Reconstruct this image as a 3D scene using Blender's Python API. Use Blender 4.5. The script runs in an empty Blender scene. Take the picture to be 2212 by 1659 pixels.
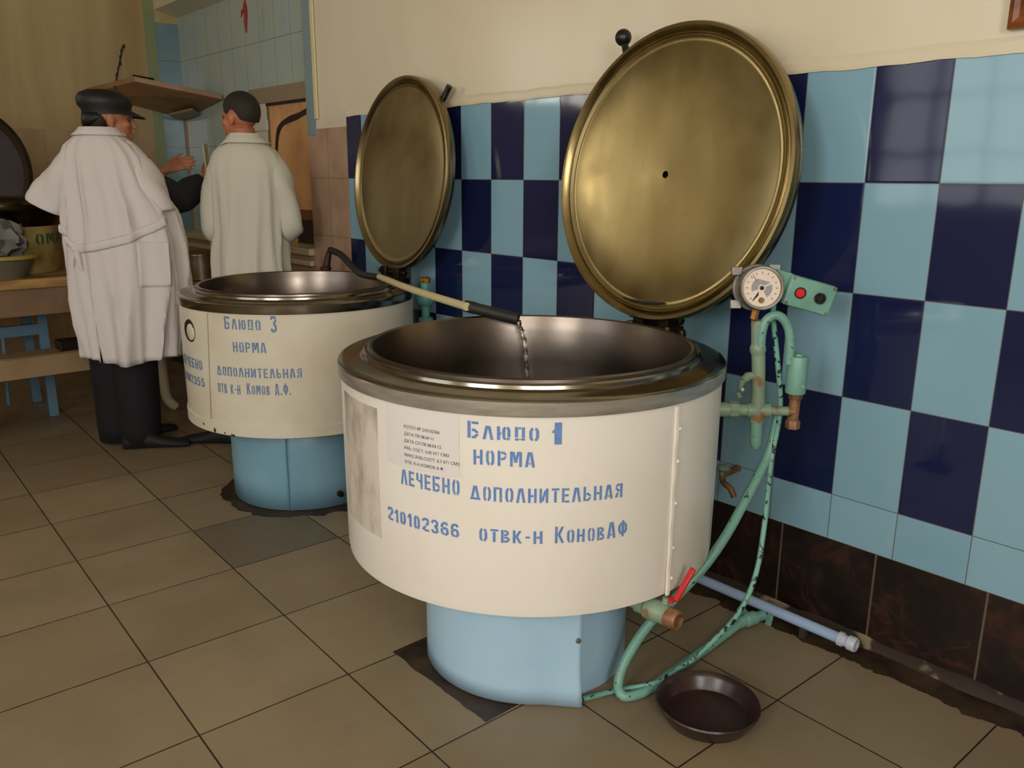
import bpy, math, random
from math import sin, cos, pi, radians, sqrt, atan2, hypot, exp
from mathutils import Vector, Matrix, Quaternion
random.seed(7)
V = Vector
SC = bpy.context.scene
COL = SC.collection

# ------------------------------------------------------------------ camera, world, light, exposure
cam_d = bpy.data.cameras.new('camera')
cam = bpy.data.objects.new('camera', cam_d); COL.objects.link(cam)
cam_d.sensor_fit = 'HORIZONTAL'; cam_d.sensor_width = 36.0
cam_d.lens = 1786.85 / 2212.0 * 36.0
cam_d.clip_start = 0.02
CAM = V((-2.29816, 0.0, 1.3643))
RV = V((0.74679, -0.66504, 0.0059)); UV = V((0.15677, 0.18464, 0.97022)); FV = V((0.64632, 0.72362, -0.24214))
cam.matrix_world = Matrix(((RV.x, UV.x, -FV.x, CAM.x), (RV.y, UV.y, -FV.y, CAM.y), (RV.z, UV.z, -FV.z, CAM.z), (0, 0, 0, 1)))
SC.camera = cam
RH = V((0.7456, -0.6664, 0.0)); FH = V((0.6664, 0.7456, 0.0))     # across and away, level

SC.view_settings.view_transform = 'Standard'; SC.view_settings.look = 'None'
SC.view_settings.gamma = 1.0; SC.view_settings.exposure = 0.14
SC.view_settings.use_curve_mapping = False

W = bpy.data.worlds.new('world'); SC.world = W; W.use_nodes = True
W.node_tree.nodes['Background'].inputs[0].default_value = (0.82, 0.9, 1.0, 1)
W.node_tree.nodes['Background'].inputs[1].default_value = 0.9

def area(name, loc, direction, sx, sy, watts, color):
    l = bpy.data.lights.new(name, 'AREA'); l.shape = 'RECTANGLE'; l.size = sx; l.size_y = sy
    l.energy = watts; l.color = color
    o = bpy.data.objects.new(name, l); COL.objects.link(o); o.location = loc
    o.rotation_euler = V(direction).to_track_quat('-Z', 'Y').to_euler()
    return o
DAY = (1.0, 0.975, 0.945)
area('daylight_window_near', (-5.06, 0.2, 2.1), (1, 0, -0.12), 1.3, 1.7, 78, DAY)
area('daylight_window_back', (-3.3, -2.46, 2.1), (0, 1, -0.12), 1.5, 1.7, 95, DAY)
area('daylight_window_middle', (-5.06, 2.58, 2.03), (1, 0, -0.05), 1.75, 1.83, 13, DAY)
area('daylight_window_far', (-3.95, 6.46, 2.54), (0, -1, -0.10), 1.25, 0.9, 26, (1.0, 0.94, 0.80))
fl = bpy.data.lights.new('camera_flash', 'POINT'); fl.energy = 9.0; fl.shadow_soft_size = 0.02; fl.color = (1, 0.96, 0.9)
flo = bpy.data.objects.new('camera_flash', fl); COL.objects.link(flo); flo.location = CAM - RV * 0.05 + UV * 0.05

# ------------------------------------------------------------------ helpers
def s2l(c):
    return tuple((x / 12.92 if x <= 0.04045 else ((x + 0.055) / 1.055) ** 2.4) for x in [v / 255.0 for v in c])
def N(nt, t, **kw):
    n = nt.nodes.new(t)
    for k, v in kw.items():
        if k == 'op': n.operation = v
        else: setattr(n, k, v)
    return n
def newmat(name):
    m = bpy.data.materials.new(name); m.use_nodes = True
    return m, m.node_tree, m.node_tree.nodes['Principled BSDF']
def setp(b, rough=0.5, metal=0.0, spec=0.5, coat=0.0):
    b.inputs['Roughness'].default_value = rough; b.inputs['Metallic'].default_value = metal
    b.inputs['Specular IOR Level'].default_value = spec; b.inputs['Coat Weight'].default_value = coat
def mixc(nt, fac, a, b):
    n = nt.nodes.new('ShaderNodeMix'); n.data_type = 'RGBA'
    for s, v in ((0, fac), (6, a), (7, b)):
        if hasattr(v, 'links'): nt.links.new(v, n.inputs[s])
        elif isinstance(v, (int, float)): n.inputs[s].default_value = v
        else: n.inputs[s].default_value = (*v, 1)
    return n.outputs[2]
def math_(nt, op, a, b=0.0, c=None):
    n = nt.nodes.new('ShaderNodeMath'); n.operation = op
    for i, v in enumerate((a, b) if c is None else (a, b, c)):
        if hasattr(v, 'links'): nt.links.new(v, n.inputs[i])
        else: n.inputs[i].default_value = v
    return n.outputs[0]
def noise(nt, scale, detail=3.0, vec=None, rough=0.55):
    n = nt.nodes.new('ShaderNodeTexNoise'); n.inputs['Scale'].default_value = scale; n.inputs['Detail'].default_value = detail
    n.inputs['Roughness'].default_value = rough
    if vec is not None: nt.links.new(vec, n.inputs['Vector'])
    return n.outputs[0]
def ramp(nt, fac, lo, hi):
    n = nt.nodes.new('ShaderNodeMapRange'); n.clamp = True
    nt.links.new(fac, n.inputs[0]); n.inputs[1].default_value = lo; n.inputs[2].default_value = hi
    return n.outputs[0]
def objco(nt, scale=(1, 1, 1)):
    t = nt.nodes.new('ShaderNodeTexCoord'); m = nt.nodes.new('ShaderNodeMapping')
    m.inputs['Scale'].default_value = scale
    nt.links.new(t.outputs['Object'], m.inputs['Vector'])
    return m.outputs[0]
def bump(nt, b, h, strength=0.2, dist=0.01):
    n = nt.nodes.new('ShaderNodeBump'); n.inputs['Strength'].default_value = strength; n.inputs['Distance'].default_value = dist
    nt.links.new(h, n.inputs['Height']); nt.links.new(n.outputs[0], b.inputs['Normal'])
    return n
def M(name, col, rough=0.5, metal=0.0, var=None, scale=6.0, lo=0.42, hi=0.62, stretch=(1, 1, 1), bmp=0.0, spec=0.5, detail=4.0):
    """plain paint, cloth or metal, with patches of a second colour"""
    m, nt, b = newmat(name); setp(b, rough, metal, spec)
    c = s2l(col)
    if var is None:
        b.inputs['Base Color'].default_value = (*c, 1)
        if bmp: bump(nt, b, noise(nt, scale, 4, objco(nt, stretch)), bmp)
    else:
        n = noise(nt, scale, detail, objco(nt, stretch))
        nt.links.new(mixc(nt, ramp(nt, n, lo, hi), c, s2l(var)), b.inputs['Base Color'])
        if bmp: bump(nt, b, n, bmp)
    return m

class MB:
    """collects shapes in world coordinates; build() links them as ONE mesh object"""
    def __init__(s): s.v = []; s.f = []; s.m = []; s.mi = 0
    def add(s, vs, fs):
        o = len(s.v); s.v += [V(x) for x in vs]; s.f += [tuple(o + i for i in f) for f in fs]; s.m += [s.mi] * len(fs)
        return s
    def box(s, c, size, rot=None):
        c = V(c); x, y, z = [d / 2 for d in size]
        vs = [V((a * x, b * y, d * z)) for a in (-1, 1) for b in (-1, 1) for d in (-1, 1)]
        if rot is not None: vs = [rot @ v for v in vs]
        return s.add([c + v for v in vs], [(0, 1, 3, 2), (4, 6, 7, 5), (0, 4, 5, 1), (2, 3, 7, 6), (0, 2, 6, 4), (1, 5, 7, 3)])
    def bb(s, x0, x1, y0, y1, z0, z1):
        return s.box(((x0 + x1) / 2, (y0 + y1) / 2, (z0 + z1) / 2), (x1 - x0, y1 - y0, z1 - z0))
    def loft(s, rings, cap0=True, cap1=True, closed=True):
        n = len(rings[0]); vs = [p for r in rings for p in r]; fs = []
        for i in range(len(rings) - 1):
            for j in range(n if closed else n - 1):
                k = (j + 1) % n
                fs.append((i * n + j, i * n + k, (i + 1) * n + k, (i + 1) * n + j))
        if cap0: fs.append(tuple(range(n - 1, -1, -1)))
        if cap1: fs.append(tuple((len(rings) - 1) * n + j for j in range(n)))
        return s.add(vs, fs)
    def lathe(s, prof, base=(0, 0, 0), axis=(0, 0, 1), seg=64, a0=0.0, a1=2 * pi, cap0=False, cap1=False):
        """prof: (radius, height) along axis"""
        ax = V(axis).normalized(); q = V((0, 0, 1)).rotation_difference(ax)
        full = abs(a1 - a0 - 2 * pi) < 1e-6
        n = seg if full else seg + 1
        rings = []
        for r, h in prof:
            rings.append([V(base) + q @ V((r * cos(a0 + (a1 - a0) * j / seg), r * sin(a0 + (a1 - a0) * j / seg), h)) for j in range(n)])
        return s.loft(rings, cap0, cap1, full)
    def tube(s, pts, r, seg=12, caps=True, smooth=0, flat=None):
        pts = [V(p) for p in pts]; rs = list(r) if isinstance(r, (list, tuple)) else [r] * len(pts)
        if smooth: pts, rs = spline(pts, rs, smooth)
        t = [(pts[min(i + 1, len(pts) - 1)] - pts[max(i - 1, 0)]).normalized() for i in range(len(pts))]
        u = t[0].orthogonal().normalized(); rings = []
        for i, p in enumerate(pts):
            if i:
                u = (t[i - 1].rotation_difference(t[i]) @ u); u = (u - t[i] * u.dot(t[i])).normalized()
            w = t[i].cross(u); rr = rs[i]
            rings.append([p + (u * cos(2 * pi * j / seg) + w * sin(2 * pi * j / seg)) * rr for j in range(seg)])
        return s.loft(rings, caps, caps)
    def cyl(s, p0, p1, r, seg=24, r1=None): return s.tube([p0, p1], [r, r if r1 is None else r1], seg)
    def ball(s, c, rad, seg=20, rot=None):
        rad = V((rad, rad, rad)) if isinstance(rad, (int, float)) else V(rad); n = seg // 2; rings = []
        for i in range(1, n):
            th = pi * i / n
            ring = [V((rad.x * sin(th) * cos(2 * pi * j / seg), rad.y * sin(th) * sin(2 * pi * j / seg), -rad.z * cos(th))) for j in range(seg)]
            rings.append([V(c) + ((rot @ p) if rot is not None else p) for p in ring])
        return s.loft(rings)
    def poly(s, pts): return s.add(pts, [tuple(range(len(pts)))])
    def build(s, name, mat, parent=None, smooth=True, bevel=0.0, solid=0.0, remesh=0.0, subd=0, angle=40):
        off = LOC.get(parent.name, V((0, 0, 0))) if parent else V((0, 0, 0))
        me = bpy.data.meshes.new(name)
        me.from_pydata([tuple(p - off) for p in s.v], [], s.f)
        mats = mat if isinstance(mat, (list, tuple)) else [mat]
        for mm in mats: me.materials.append(mm)
        for i, p in enumerate(me.polygons): p.material_index = s.m[i]; p.use_smooth = smooth
        me.update()
        o = bpy.data.objects.new(name, me); COL.objects.link(o)
        if parent: o.parent = parent; LOC[o.name] = off
        if smooth and not remesh: me.set_sharp_from_angle(angle=radians(angle))
        if solid: md = o.modifiers.new('solid', 'SOLIDIFY'); md.thickness = solid; md.offset = -1
        if bevel: md = o.modifiers.new('bevel', 'BEVEL'); md.width = bevel; md.segments = 2; md.limit_method = 'ANGLE'
        if remesh:
            md = o.modifiers.new('remesh', 'REMESH'); md.mode = 'VOXEL'; md.voxel_size = remesh; md.use_smooth_shade = True
            md = o.modifiers.new('smooth', 'SMOOTH'); md.iterations = 3; md.factor = 0.5
        if subd: md = o.modifiers.new('subd', 'SUBSURF'); md.levels = subd; md.render_levels = subd
        return o
LOC = {}
def spline(pts, rs, k):
    P, R = [], []
    n = len(pts)
    for i in range(n - 1):
        p0, p1, p2, p3 = pts[max(i - 1, 0)], pts[i], pts[i + 1], pts[min(i + 2, n - 1)]
        for j in range(k):
            t = j / k
            P.append(0.5 * ((2 * p1) + (p2 - p0) * t + (2 * p0 - 5 * p1 + 4 * p2 - p3) * t * t + (3 * p1 - p0 - 3 * p2 + p3) * t ** 3))
            R.append(rs[i] * (1 - t) + rs[i + 1] * t)
    return P + [pts[-1]], R + [rs[-1]]
def thing(name, label, cat, loc=(0, 0, 0), group=None):
    o = bpy.data.objects.new(name, None); COL.objects.link(o); o.location = loc; LOC[o.name] = V(loc)
    o.empty_display_size = 0.05
    return tag(o, label, cat, group)
def tag(o, label, cat, group=None, kind=None):
    o['label'] = label; o['category'] = cat
    if group: o['group'] = group
    if kind: o['kind'] = kind
    return o
def struct(o): o['kind'] = 'structure'; return o

# ------------------------------------------------------------------ materials
CREAM = M('cream_wall_paint', (222, 211, 188), 0.28, var=(212, 198, 166), scale=1.3, lo=0.4, hi=0.7, stretch=(1, 1, 0.5), bmp=0.12)
BACKPAINT = M('stained_cream_paint', (190, 172, 126), 0.36, var=(164, 138, 92), scale=3.0, lo=0.36, hi=0.68, stretch=(1, 1, 0.12), bmp=0.1)
WHITE = M('white_paint', (205, 200, 184), 0.5)
PINKT = None

# ---- checkered tile wall
TY0, TW, TZ1, TH = 2.9112, 0.2, 1.3554, 0.30623
def tile_mat():
    m, nt, b = newmat('checkered_glazed_tile'); setp(b, 0.07, 0.0, 0.5)
    t = nt.nodes.new('ShaderNodeTexCoord'); sp = nt.nodes.new('ShaderNodeSeparateXYZ'); nt.links.new(t.outputs['Object'], sp.inputs[0])
    cu = math_(nt, 'DIVIDE', math_(nt, 'SUBTRACT', TY0 + 20 * TW, sp.outputs[1]), TW)      # +20 columns keep it positive
    cv = math_(nt, 'DIVIDE', math_(nt, 'SUBTRACT', TZ1 + TH, sp.outputs[2]), TH)
    fu = math_(nt, 'FRACT', cu); fv = math_(nt, 'FRACT', cv)
    iu = math_(nt, 'FLOOR', cu); iv = math_(nt, 'FLOOR', cv)
    dark = math_(nt, 'MODULO', math_(nt, 'ADD', iu, iv), 2.0)
    dark = math_(nt, 'MULTIPLY', math_(nt, 'GREATER_THAN', dark, 0.5), math_(nt, 'LESS_THAN', iv, 3.5))
    eu = math_(nt, 'MULTIPLY', math_(nt, 'MINIMUM', fu, math_(nt, 'SUBTRACT', 1.0, fu)), TW)
    ev = math_(nt, 'MULTIPLY', math_(nt, 'MINIMUM', fv, math_(nt, 'SUBTRACT', 1.0, fv)), TH)
    edge = math_(nt, 'MINIMUM', eu, ev)
    grout = math_(nt, 'LESS_THAN', edge, 0.0012)
    cm = nt.nodes.new('ShaderNodeCombineXYZ'); nt.links.new(iu, cm.inputs[0]); nt.links.new(iv, cm.inputs[1])
    wn = nt.nodes.new('ShaderNodeTexWhiteNoise'); wn.noise_dimensions = '2D'; nt.links.new(cm.outputs[0], wn.inputs['Vector'])
    light = mixc(nt, wn.outputs[0], s2l((126, 166, 184)), s2l((136, 174, 190)))
    dk = mixc(nt, wn.outputs[0], s2l((22, 29, 64)), s2l((26, 34, 72)))
    c = mixc(nt, dark, light, dk)
    c = mixc(nt, grout, c, s2l((92, 84, 74)))
    nt.links.new(c, b.inputs['Base Color'])
    nt.links.new(math_(nt, 'ADD', math_(nt, 'MULTIPLY', grout, 0.5), 0.07), b.inputs['Roughness'])
    pil = ramp(nt, edge, 0.0, 0.006)
    n = noise(nt, 4.0, 2, t.outputs['Object'])
    h = math_(nt, 'ADD', math_(nt, 'MULTIPLY', pil, 0.12), math_(nt, 'MULTIPLY', n, 0.5))
    bump(nt, b, h, 0.25, 0.006)
    return m
TILE = tile_mat()
def grid_tile(name, a_off, aw, z_off, zh, cols, rough, axis=1, grout_c=(120, 105, 85), var_scale=5.0, gw=0.0015):
    m, nt, b = newmat(name); setp(b, rough)
    t = nt.nodes.new('ShaderNodeTexCoord'); sp = nt.nodes.new('ShaderNodeSeparateXYZ'); nt.links.new(t.outputs['Object'], sp.inputs[0])
    fu = math_(nt, 'FRACT', math_(nt, 'DIVIDE', math_(nt, 'ADD', sp.outputs[axis], 20 * aw - a_off), aw))
    fv = math_(nt, 'FRACT', math_(nt, 'DIVIDE', math_(nt, 'ADD', sp.outputs[2], 20 * zh - z_off), zh))
    eu = math_(nt, 'MULTIPLY', math_(nt, 'MINIMUM', fu, math_(nt, 'SUBTRACT', 1.0, fu)), aw)
    ev = math_(nt, 'MULTIPLY', math_(nt, 'MINIMUM', fv, math_(nt, 'SUBTRACT', 1.0, fv)), zh)
    grout = math_(nt, 'LESS_THAN', math_(nt, 'MINIMUM', eu, ev), gw)
    n = noise(nt, var_scale, 5, t.outputs['Object'], 0.6)
    c = mixc(nt, ramp(nt, n, 0.38, 0.66), s2l(cols[0]), s2l(cols[1]))
    if len(cols) > 2:
        vz = nt.nodes.new('ShaderNodeTexNoise'); vz.inputs['Scale'].default_value = 8.0; vz.inputs['Detail'].default_value = 6; vz.inputs['Distortion'].default_value = 1.2
        nt.links.new(t.outputs['Object'], vz.inputs['Vector'])
        ridge = math_(nt, 'ABSOLUTE', math_(nt, 'SUBTRACT', vz.outputs[0], 0.5))
        c = mixc(nt, math_(nt, 'MULTIPLY', ramp(nt, ridge, 0.06, 0.0), ramp(nt, n, 0.42, 0.62)), c, s2l(cols[2]))
    c = mixc(nt, grout, c, s2l(grout_c))
    nt.links.new(c, b.inputs['Base Color'])
    bump(nt, b, math_(nt, 'SUBTRACT', n, grout), 0.08, 0.004)
    return m
MARBLE = grid_tile('brown_marble_tile', 0.957, 0.305, -0.03, 0.325, ((24, 16, 14), (38, 24, 20), (62, 36, 25)), 0.34, grout_c=(96, 84, 68), var_scale=7, gw=0.003)
PINKT = grid_tile('pinkish_beige_tile', 4.05, 0.2, TZ1, TH, ((182, 152, 128), (164, 134, 108)), 0.15, grout_c=(120, 100, 80))
BLUET = grid_tile('pale_blue_niche_tile', 4.30, 0.2, 2.165, 0.30, ((164, 182, 178), (174, 184, 170)), 0.12, grout_c=(96, 104, 98), var_scale=4)
BLUEJ = grid_tile('blue_jamb_tile', 0.16, 0.2, 2.165, 0.30, ((104, 136, 146), (120, 146, 150)), 0.15, axis=0, grout_c=(70, 80, 80), var_scale=4)

def floor_mat():
    m, nt, b = newmat('brown_stoneware_floor'); setp(b, 0.42, 0.0, 0.4)
    t = nt.nodes.new('ShaderNodeTexCoord')
    mp = nt.nodes.new('ShaderNodeMapping'); mp.vector_type = 'TEXTURE'
    FT = 0.4186
    mp.inputs['Location'].default_value = (-1.680, 1.863, 0); mp.inputs['Rotation'].default_value = (0, 0, -0.0358); mp.inputs['Scale'].default_value = (FT, FT, 1)
    nt.links.new(t.outputs['Object'], mp.inputs['Vector'])
    sp = nt.nodes.new('ShaderNodeSeparateXYZ'); nt.links.new(mp.outputs[0], sp.inputs[0])
    def edge(o):
        f = math_(nt, 'FRACT', math_(nt, 'ADD', o, 40.0)); return math_(nt, 'MINIMUM', f, math_(nt, 'SUBTRACT', 1.0, f))
    e = math_(nt, 'MINIMUM', edge(sp.outputs[0]), edge(sp.outputs[1]))
    ns = noise(nt, 14, 3, t.outputs['Object'])
    grout = math_(nt, 'LESS_THAN', e, math_(nt, 'ADD', 0.0035, math_(nt, 'MULTIPLY', ns, 0.004)))
    fl2 = nt.nodes.new('ShaderNodeVectorMath'); fl2.operation = 'FLOOR'; nt.links.new(mp.outputs[0], fl2.inputs[0])
    wn = nt.nodes.new('ShaderNodeTexWhiteNoise'); wn.noise_dimensions = '2D'; nt.links.new(fl2.outputs[0], wn.inputs['Vector'])
    c = mixc(nt, wn.outputs[0], s2l((134, 117, 91)), s2l((146, 129, 102)))
    # one greyer tile laid in front of the second kettle
    grey = math_(nt, 'MULTIPLY', math_(nt, 'COMPARE', math_(nt, 'FLOOR', sp.outputs[0]), 1.0, 0.1), math_(nt, 'COMPARE', math_(nt, 'FLOOR', sp.outputs[1]), 2.0, 0.1))
    c = mixc(nt, math_(nt, 'MULTIPLY', grey, 0.7), c, s2l((98, 92, 76)))
    big = noise(nt, 2.2, 5, t.outputs['Object'], 0.6)
    c = mixc(nt, math_(nt, 'MULTIPLY', ramp(nt, big, 0.42, 0.75), 0.4), c, s2l((94, 76, 54)))
    c = mixc(nt, grout, c, s2l((44, 32, 24)))
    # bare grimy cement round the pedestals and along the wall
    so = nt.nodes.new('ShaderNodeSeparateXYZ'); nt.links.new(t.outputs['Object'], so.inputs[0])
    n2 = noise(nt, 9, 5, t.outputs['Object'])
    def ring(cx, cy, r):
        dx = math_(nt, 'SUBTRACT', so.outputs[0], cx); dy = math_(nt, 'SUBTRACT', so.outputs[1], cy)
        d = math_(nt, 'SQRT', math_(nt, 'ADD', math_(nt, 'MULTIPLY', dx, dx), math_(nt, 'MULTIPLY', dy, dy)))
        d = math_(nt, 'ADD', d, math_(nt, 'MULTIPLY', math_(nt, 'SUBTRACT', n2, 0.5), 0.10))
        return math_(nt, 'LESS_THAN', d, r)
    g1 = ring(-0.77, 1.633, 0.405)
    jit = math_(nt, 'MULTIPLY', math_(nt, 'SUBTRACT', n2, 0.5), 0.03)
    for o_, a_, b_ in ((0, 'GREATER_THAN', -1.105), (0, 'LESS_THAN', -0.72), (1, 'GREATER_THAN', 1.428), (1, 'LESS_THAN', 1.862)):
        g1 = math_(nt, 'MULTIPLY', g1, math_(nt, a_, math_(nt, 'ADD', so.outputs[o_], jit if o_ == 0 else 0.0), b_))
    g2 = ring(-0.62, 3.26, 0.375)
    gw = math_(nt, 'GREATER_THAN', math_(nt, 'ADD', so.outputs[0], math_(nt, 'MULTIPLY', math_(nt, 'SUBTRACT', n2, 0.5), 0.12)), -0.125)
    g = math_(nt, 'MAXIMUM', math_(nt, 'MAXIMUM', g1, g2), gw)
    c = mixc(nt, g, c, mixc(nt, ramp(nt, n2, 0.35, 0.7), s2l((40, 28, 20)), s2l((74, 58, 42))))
    specks = noise(nt, 60, 1, t.outputs['Object'])
    c = mixc(nt, ramp(nt, specks, 0.79, 0.83), c, s2l((150, 135, 105)))
    nt.links.new(c, b.inputs['Base Color'])
    nt.links.new(math_(nt, 'ADD', 0.36, math_(nt, 'MULTIPLY', ramp(nt, big, 0.3, 0.7), 0.2)), b.inputs['Roughness'])
    bump(nt, b, math_(nt, 'SUBTRACT', math_(nt, 'MULTIPLY', n2, 0.2), math_(nt, 'MAXIMUM', grout, g)), 0.3, 0.003)
    return m
FLOOR = floor_mat()

ENAMEL = M('cream_enamel', (226, 219, 208), 0.28, var=(217, 208, 194), scale=3.0, lo=0.45, hi=0.75, bmp=0.03)
ENAMEL2 = M('cream_enamel_aged', (214, 206, 188), 0.34, var=(200, 189, 164), scale=3.0, lo=0.4, hi=0.7, bmp=0.05)
BLUEP = M('pale_blue_paint', (170, 203, 224), 0.3, var=(160, 195, 217), scale=3, bmp=0.04)
BLUEP2 = M('blue_grey_paint', (126, 168, 188), 0.35, var=(114, 156, 178), scale=3, bmp=0.05)
def steel(name, c1, c2, rough, streak=(1, 1, 0.15), scale=4.0, bmp=0.05, det=6):
    m, nt, b = newmat(name); setp(b, rough, 1.0)
    n = noise(nt, scale, det, objco(nt, streak), 0.6)
    nt.links.new(mixc(nt, ramp(nt, n, 0.25, 0.75), s2l(c1), s2l(c2)), b.inputs['Base Color'])
    n2 = noise(nt, scale * 2.0, 1, objco(nt))
    nt.links.new(math_(nt, 'ADD', rough - 0.08, math_(nt, 'MULTIPLY', n2, 0.18)), b.inputs['Roughness'])
    if bmp: bump(nt, b, noise(nt, scale * 0.8, 1, objco(nt, streak)), bmp * 3, 0.004)
    return m
RIM = steel('polished_steel', (158, 150, 136), (120, 112, 98), 0.18, (1, 1, 1), 5, 0.04)
BAND = steel('scratched_steel_band', (206, 200, 190), (160, 152, 142), 0.36, (1, 1, 6), 9, 0.05)
BAND.node_tree.nodes['Principled BSDF'].inputs['Metallic'].default_value = 0.7
BOWLM = steel('worn_steel_bowl', (132, 122, 112), (100, 90, 82), 0.30, (1, 1, 1), 4, 0.03)
BRASS = steel('stained_lid_metal', (170, 154, 110), (140, 122, 82), 0.27, (1.2, 1.2, 0.3), 5, 0.0, 2)
BRASS2 = steel('dull_lid_metal', (160, 146, 110), (140, 124, 90), 0.30, (1.2, 1.2, 0.3), 5, 0.0, 2)
BRONZE = M('dark_bronze', (64, 48, 30), 0.4, 0.8, var=(38, 28, 20), scale=12)
BLACKP = M('black_plastic', (18, 16, 15), 0.35)
RUBBER = M('dark_rubber', (40, 34, 28), 0.6, var=(26, 22, 19), scale=30, bmp=0.1)
RESTM = M('dark_rest', (46, 38, 30), 0.8)
GREEN = M('chipped_green_paint', (120, 168, 152), 0.38, var=(104, 150, 134), scale=10, bmp=0.1)
def chipped(name, base, chip, scale, lo, hi, rough=0.4):
    m, nt, b = newmat(name); setp(b, rough)
    n = noise(nt, scale, 4, objco(nt))
    n1 = noise(nt, 6, 2, objco(nt))
    c = mixc(nt, ramp(nt, n1, 0.4, 0.6), s2l(base), tuple(x * 0.82 for x in s2l(base)))
    nt.links.new(mixc(nt, ramp(nt, n, lo, hi), c, s2l(chip)), b.inputs['Base Color'])
    bump(nt, b, n, 0.15, 0.004)
    return m
GREENC = chipped('flaking_green_paint', (122, 172, 154), (34, 38, 34), 70, 0.64, 0.68)
GREENV = chipped('very_flaked_green_paint', (118, 172, 154), (26, 28, 26), 60, 0.55, 0.60)
GREENR = chipped('rusty_green_paint', (134, 156, 132), (136, 96, 62), 22, 0.56, 0.66)
RUST = M('rusty_brass', (146, 108, 76), 0.5, 0.3, var=(112, 76, 50), scale=30)
ORANGE = M('orange_brass', (172, 118, 58), 0.4, 0.5, var=(140, 80, 30), scale=40)
RED = M('red_plastic', (206, 34, 22), 0.35)
REDH = M('worn_red_handle', (186, 28, 22), 0.4, var=(70, 22, 18), scale=24, lo=0.56, hi=0.62)
GREYM = M('grey_cast_metal', (150, 146, 138), 0.4, 0.6, var=(120, 114, 104), scale=14)
DIAL = M('gauge_face_white', (226, 208, 190), 0.4)
DIALG = M('gauge_face_grey', (150, 148, 150), 0.5)
BLACK = M('black_ink', (24, 22, 22), 0.6)
INK = M('blue_stencil_paint', (88, 124, 184), 0.5, var=(104, 138, 190), scale=60, lo=0.4, hi=0.7)
INK2 = M('blue_stencil_paint_old', (92, 122, 166), 0.5, var=(110, 136, 170), scale=60, lo=0.4, hi=0.7)
PAPER = M('white_paper', (214, 208, 204), 0.55)
PAPER2 = M('smudged_paper', (204, 194, 180), 0.6, var=(120, 106, 94), scale=9, lo=0.46, hi=0.72, stretch=(1, 1, 0.5))
PAPER3 = M('greenish_card', (170, 176, 148), 0.6)
PVC = M('pale_blue_pipe', (160, 182, 214), 0.35)
PVCW = M('white_fitting', (190, 196, 208), 0.35)
HOSEW = M('cream_hose', (206, 190, 146), 0.45)
BROWNB = M('brown_enamel_bowl', (58, 38, 34), 0.28, var=(46, 30, 27), scale=8)
COAT1 = M('white_cotton', (216, 208, 206), 0.85, bmp=0.05, scale=40)
COAT2 = M('cream_cotton', (206, 202, 186), 0.85, bmp=0.05, scale=40)
SKIN = M('skin', (170, 112, 82), 0.55, var=(156, 96, 68), scale=16)
SKIN2 = M('ruddy_skin', (186, 118, 84), 0.55, var=(170, 98, 70), scale=16)
NAVY = M('dark_navy_cloth', (16, 14, 20), 0.85)
LEATH = M('black_leather', (15, 14, 14), 0.55, bmp=0.1, scale=30)
SHOEM = M('matte_black_leather', (17, 16, 17), 0.7, bmp=0.1, scale=30)
HAIR = M('dark_brown_hair', (36, 26, 18), 0.7, bmp=0.3, scale=90)
WOODS = M('brown_painted_board', (156, 118, 80), 0.5, var=(134, 96, 64), scale=5, stretch=(0.3, 1, 1))
OAK = M('worn_table_wood', (170, 134, 74), 0.55, var=(110, 78, 36), scale=9, stretch=(0.3, 1, 1))
APRON = M('brown_apron_paint', (128, 98, 72), 0.55, var=(114, 86, 62), scale=4)
BENCH = M('beige_bench_paint', (150, 124, 88), 0.55, var=(136, 110, 76), scale=4)
BLUELEG = M('blue_leg_paint', (96, 128, 148), 0.5)
OCHRE = M('scorched_hatch_board', (226, 174, 116), 0.6, var=(206, 144, 104), scale=4)
CHAR = M('charred_edge', (40, 24, 16), 0.7, var=(60, 34, 22), scale=20)
POTM = M('yellowed_enamel', (176, 156, 96), 0.35, var=(146, 124, 72), scale=7)
DARKM = M('dark_metal', (52, 42, 34), 0.35, 0.7)
LIDD = M('dark_lid_inside', (54, 44, 44), 0.4, 0.2, var=(42, 34, 34), scale=3)
LIDB = M('brown_lid_back', (126, 74, 48), 0.5)
CEIL = M('whitewash', (200, 192, 168), 0.8)
LWALL = M('pale_wall', (190, 176, 140), 0.6)
REDCL = M('red_ribbon', (150, 36, 34), 0.7)
WIRE = M('dark_wire', (34, 28, 24), 0.6)
FRAMEW = M('varnished_frame', (132, 72, 30), 0.3, var=(98, 48, 20), scale=20, stretch=(1, 0.2, 1))
ALU = M('aluminium', (176, 166, 140), 0.35, 0.85, var=(150, 138, 110), scale=12)

# ------------------------------------------------------------------ room
XL, YF, YB, ZC = -5.0, -2.4, 6.40, 3.3
YN0 = 4.25                                # near end of the serving niche
NX = 0.16                                 # depth of the niche
struct(MB().bb(XL - .2, 0.6, YF - .2, YB + .2, -0.1, 0.0).build('floor', FLOOR, smooth=False))
struct(MB().bb(XL - .2, 0.6, YF - .2, YB + .2, ZC, ZC + 0.1).build('ceiling', CEIL, smooth=False))
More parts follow.
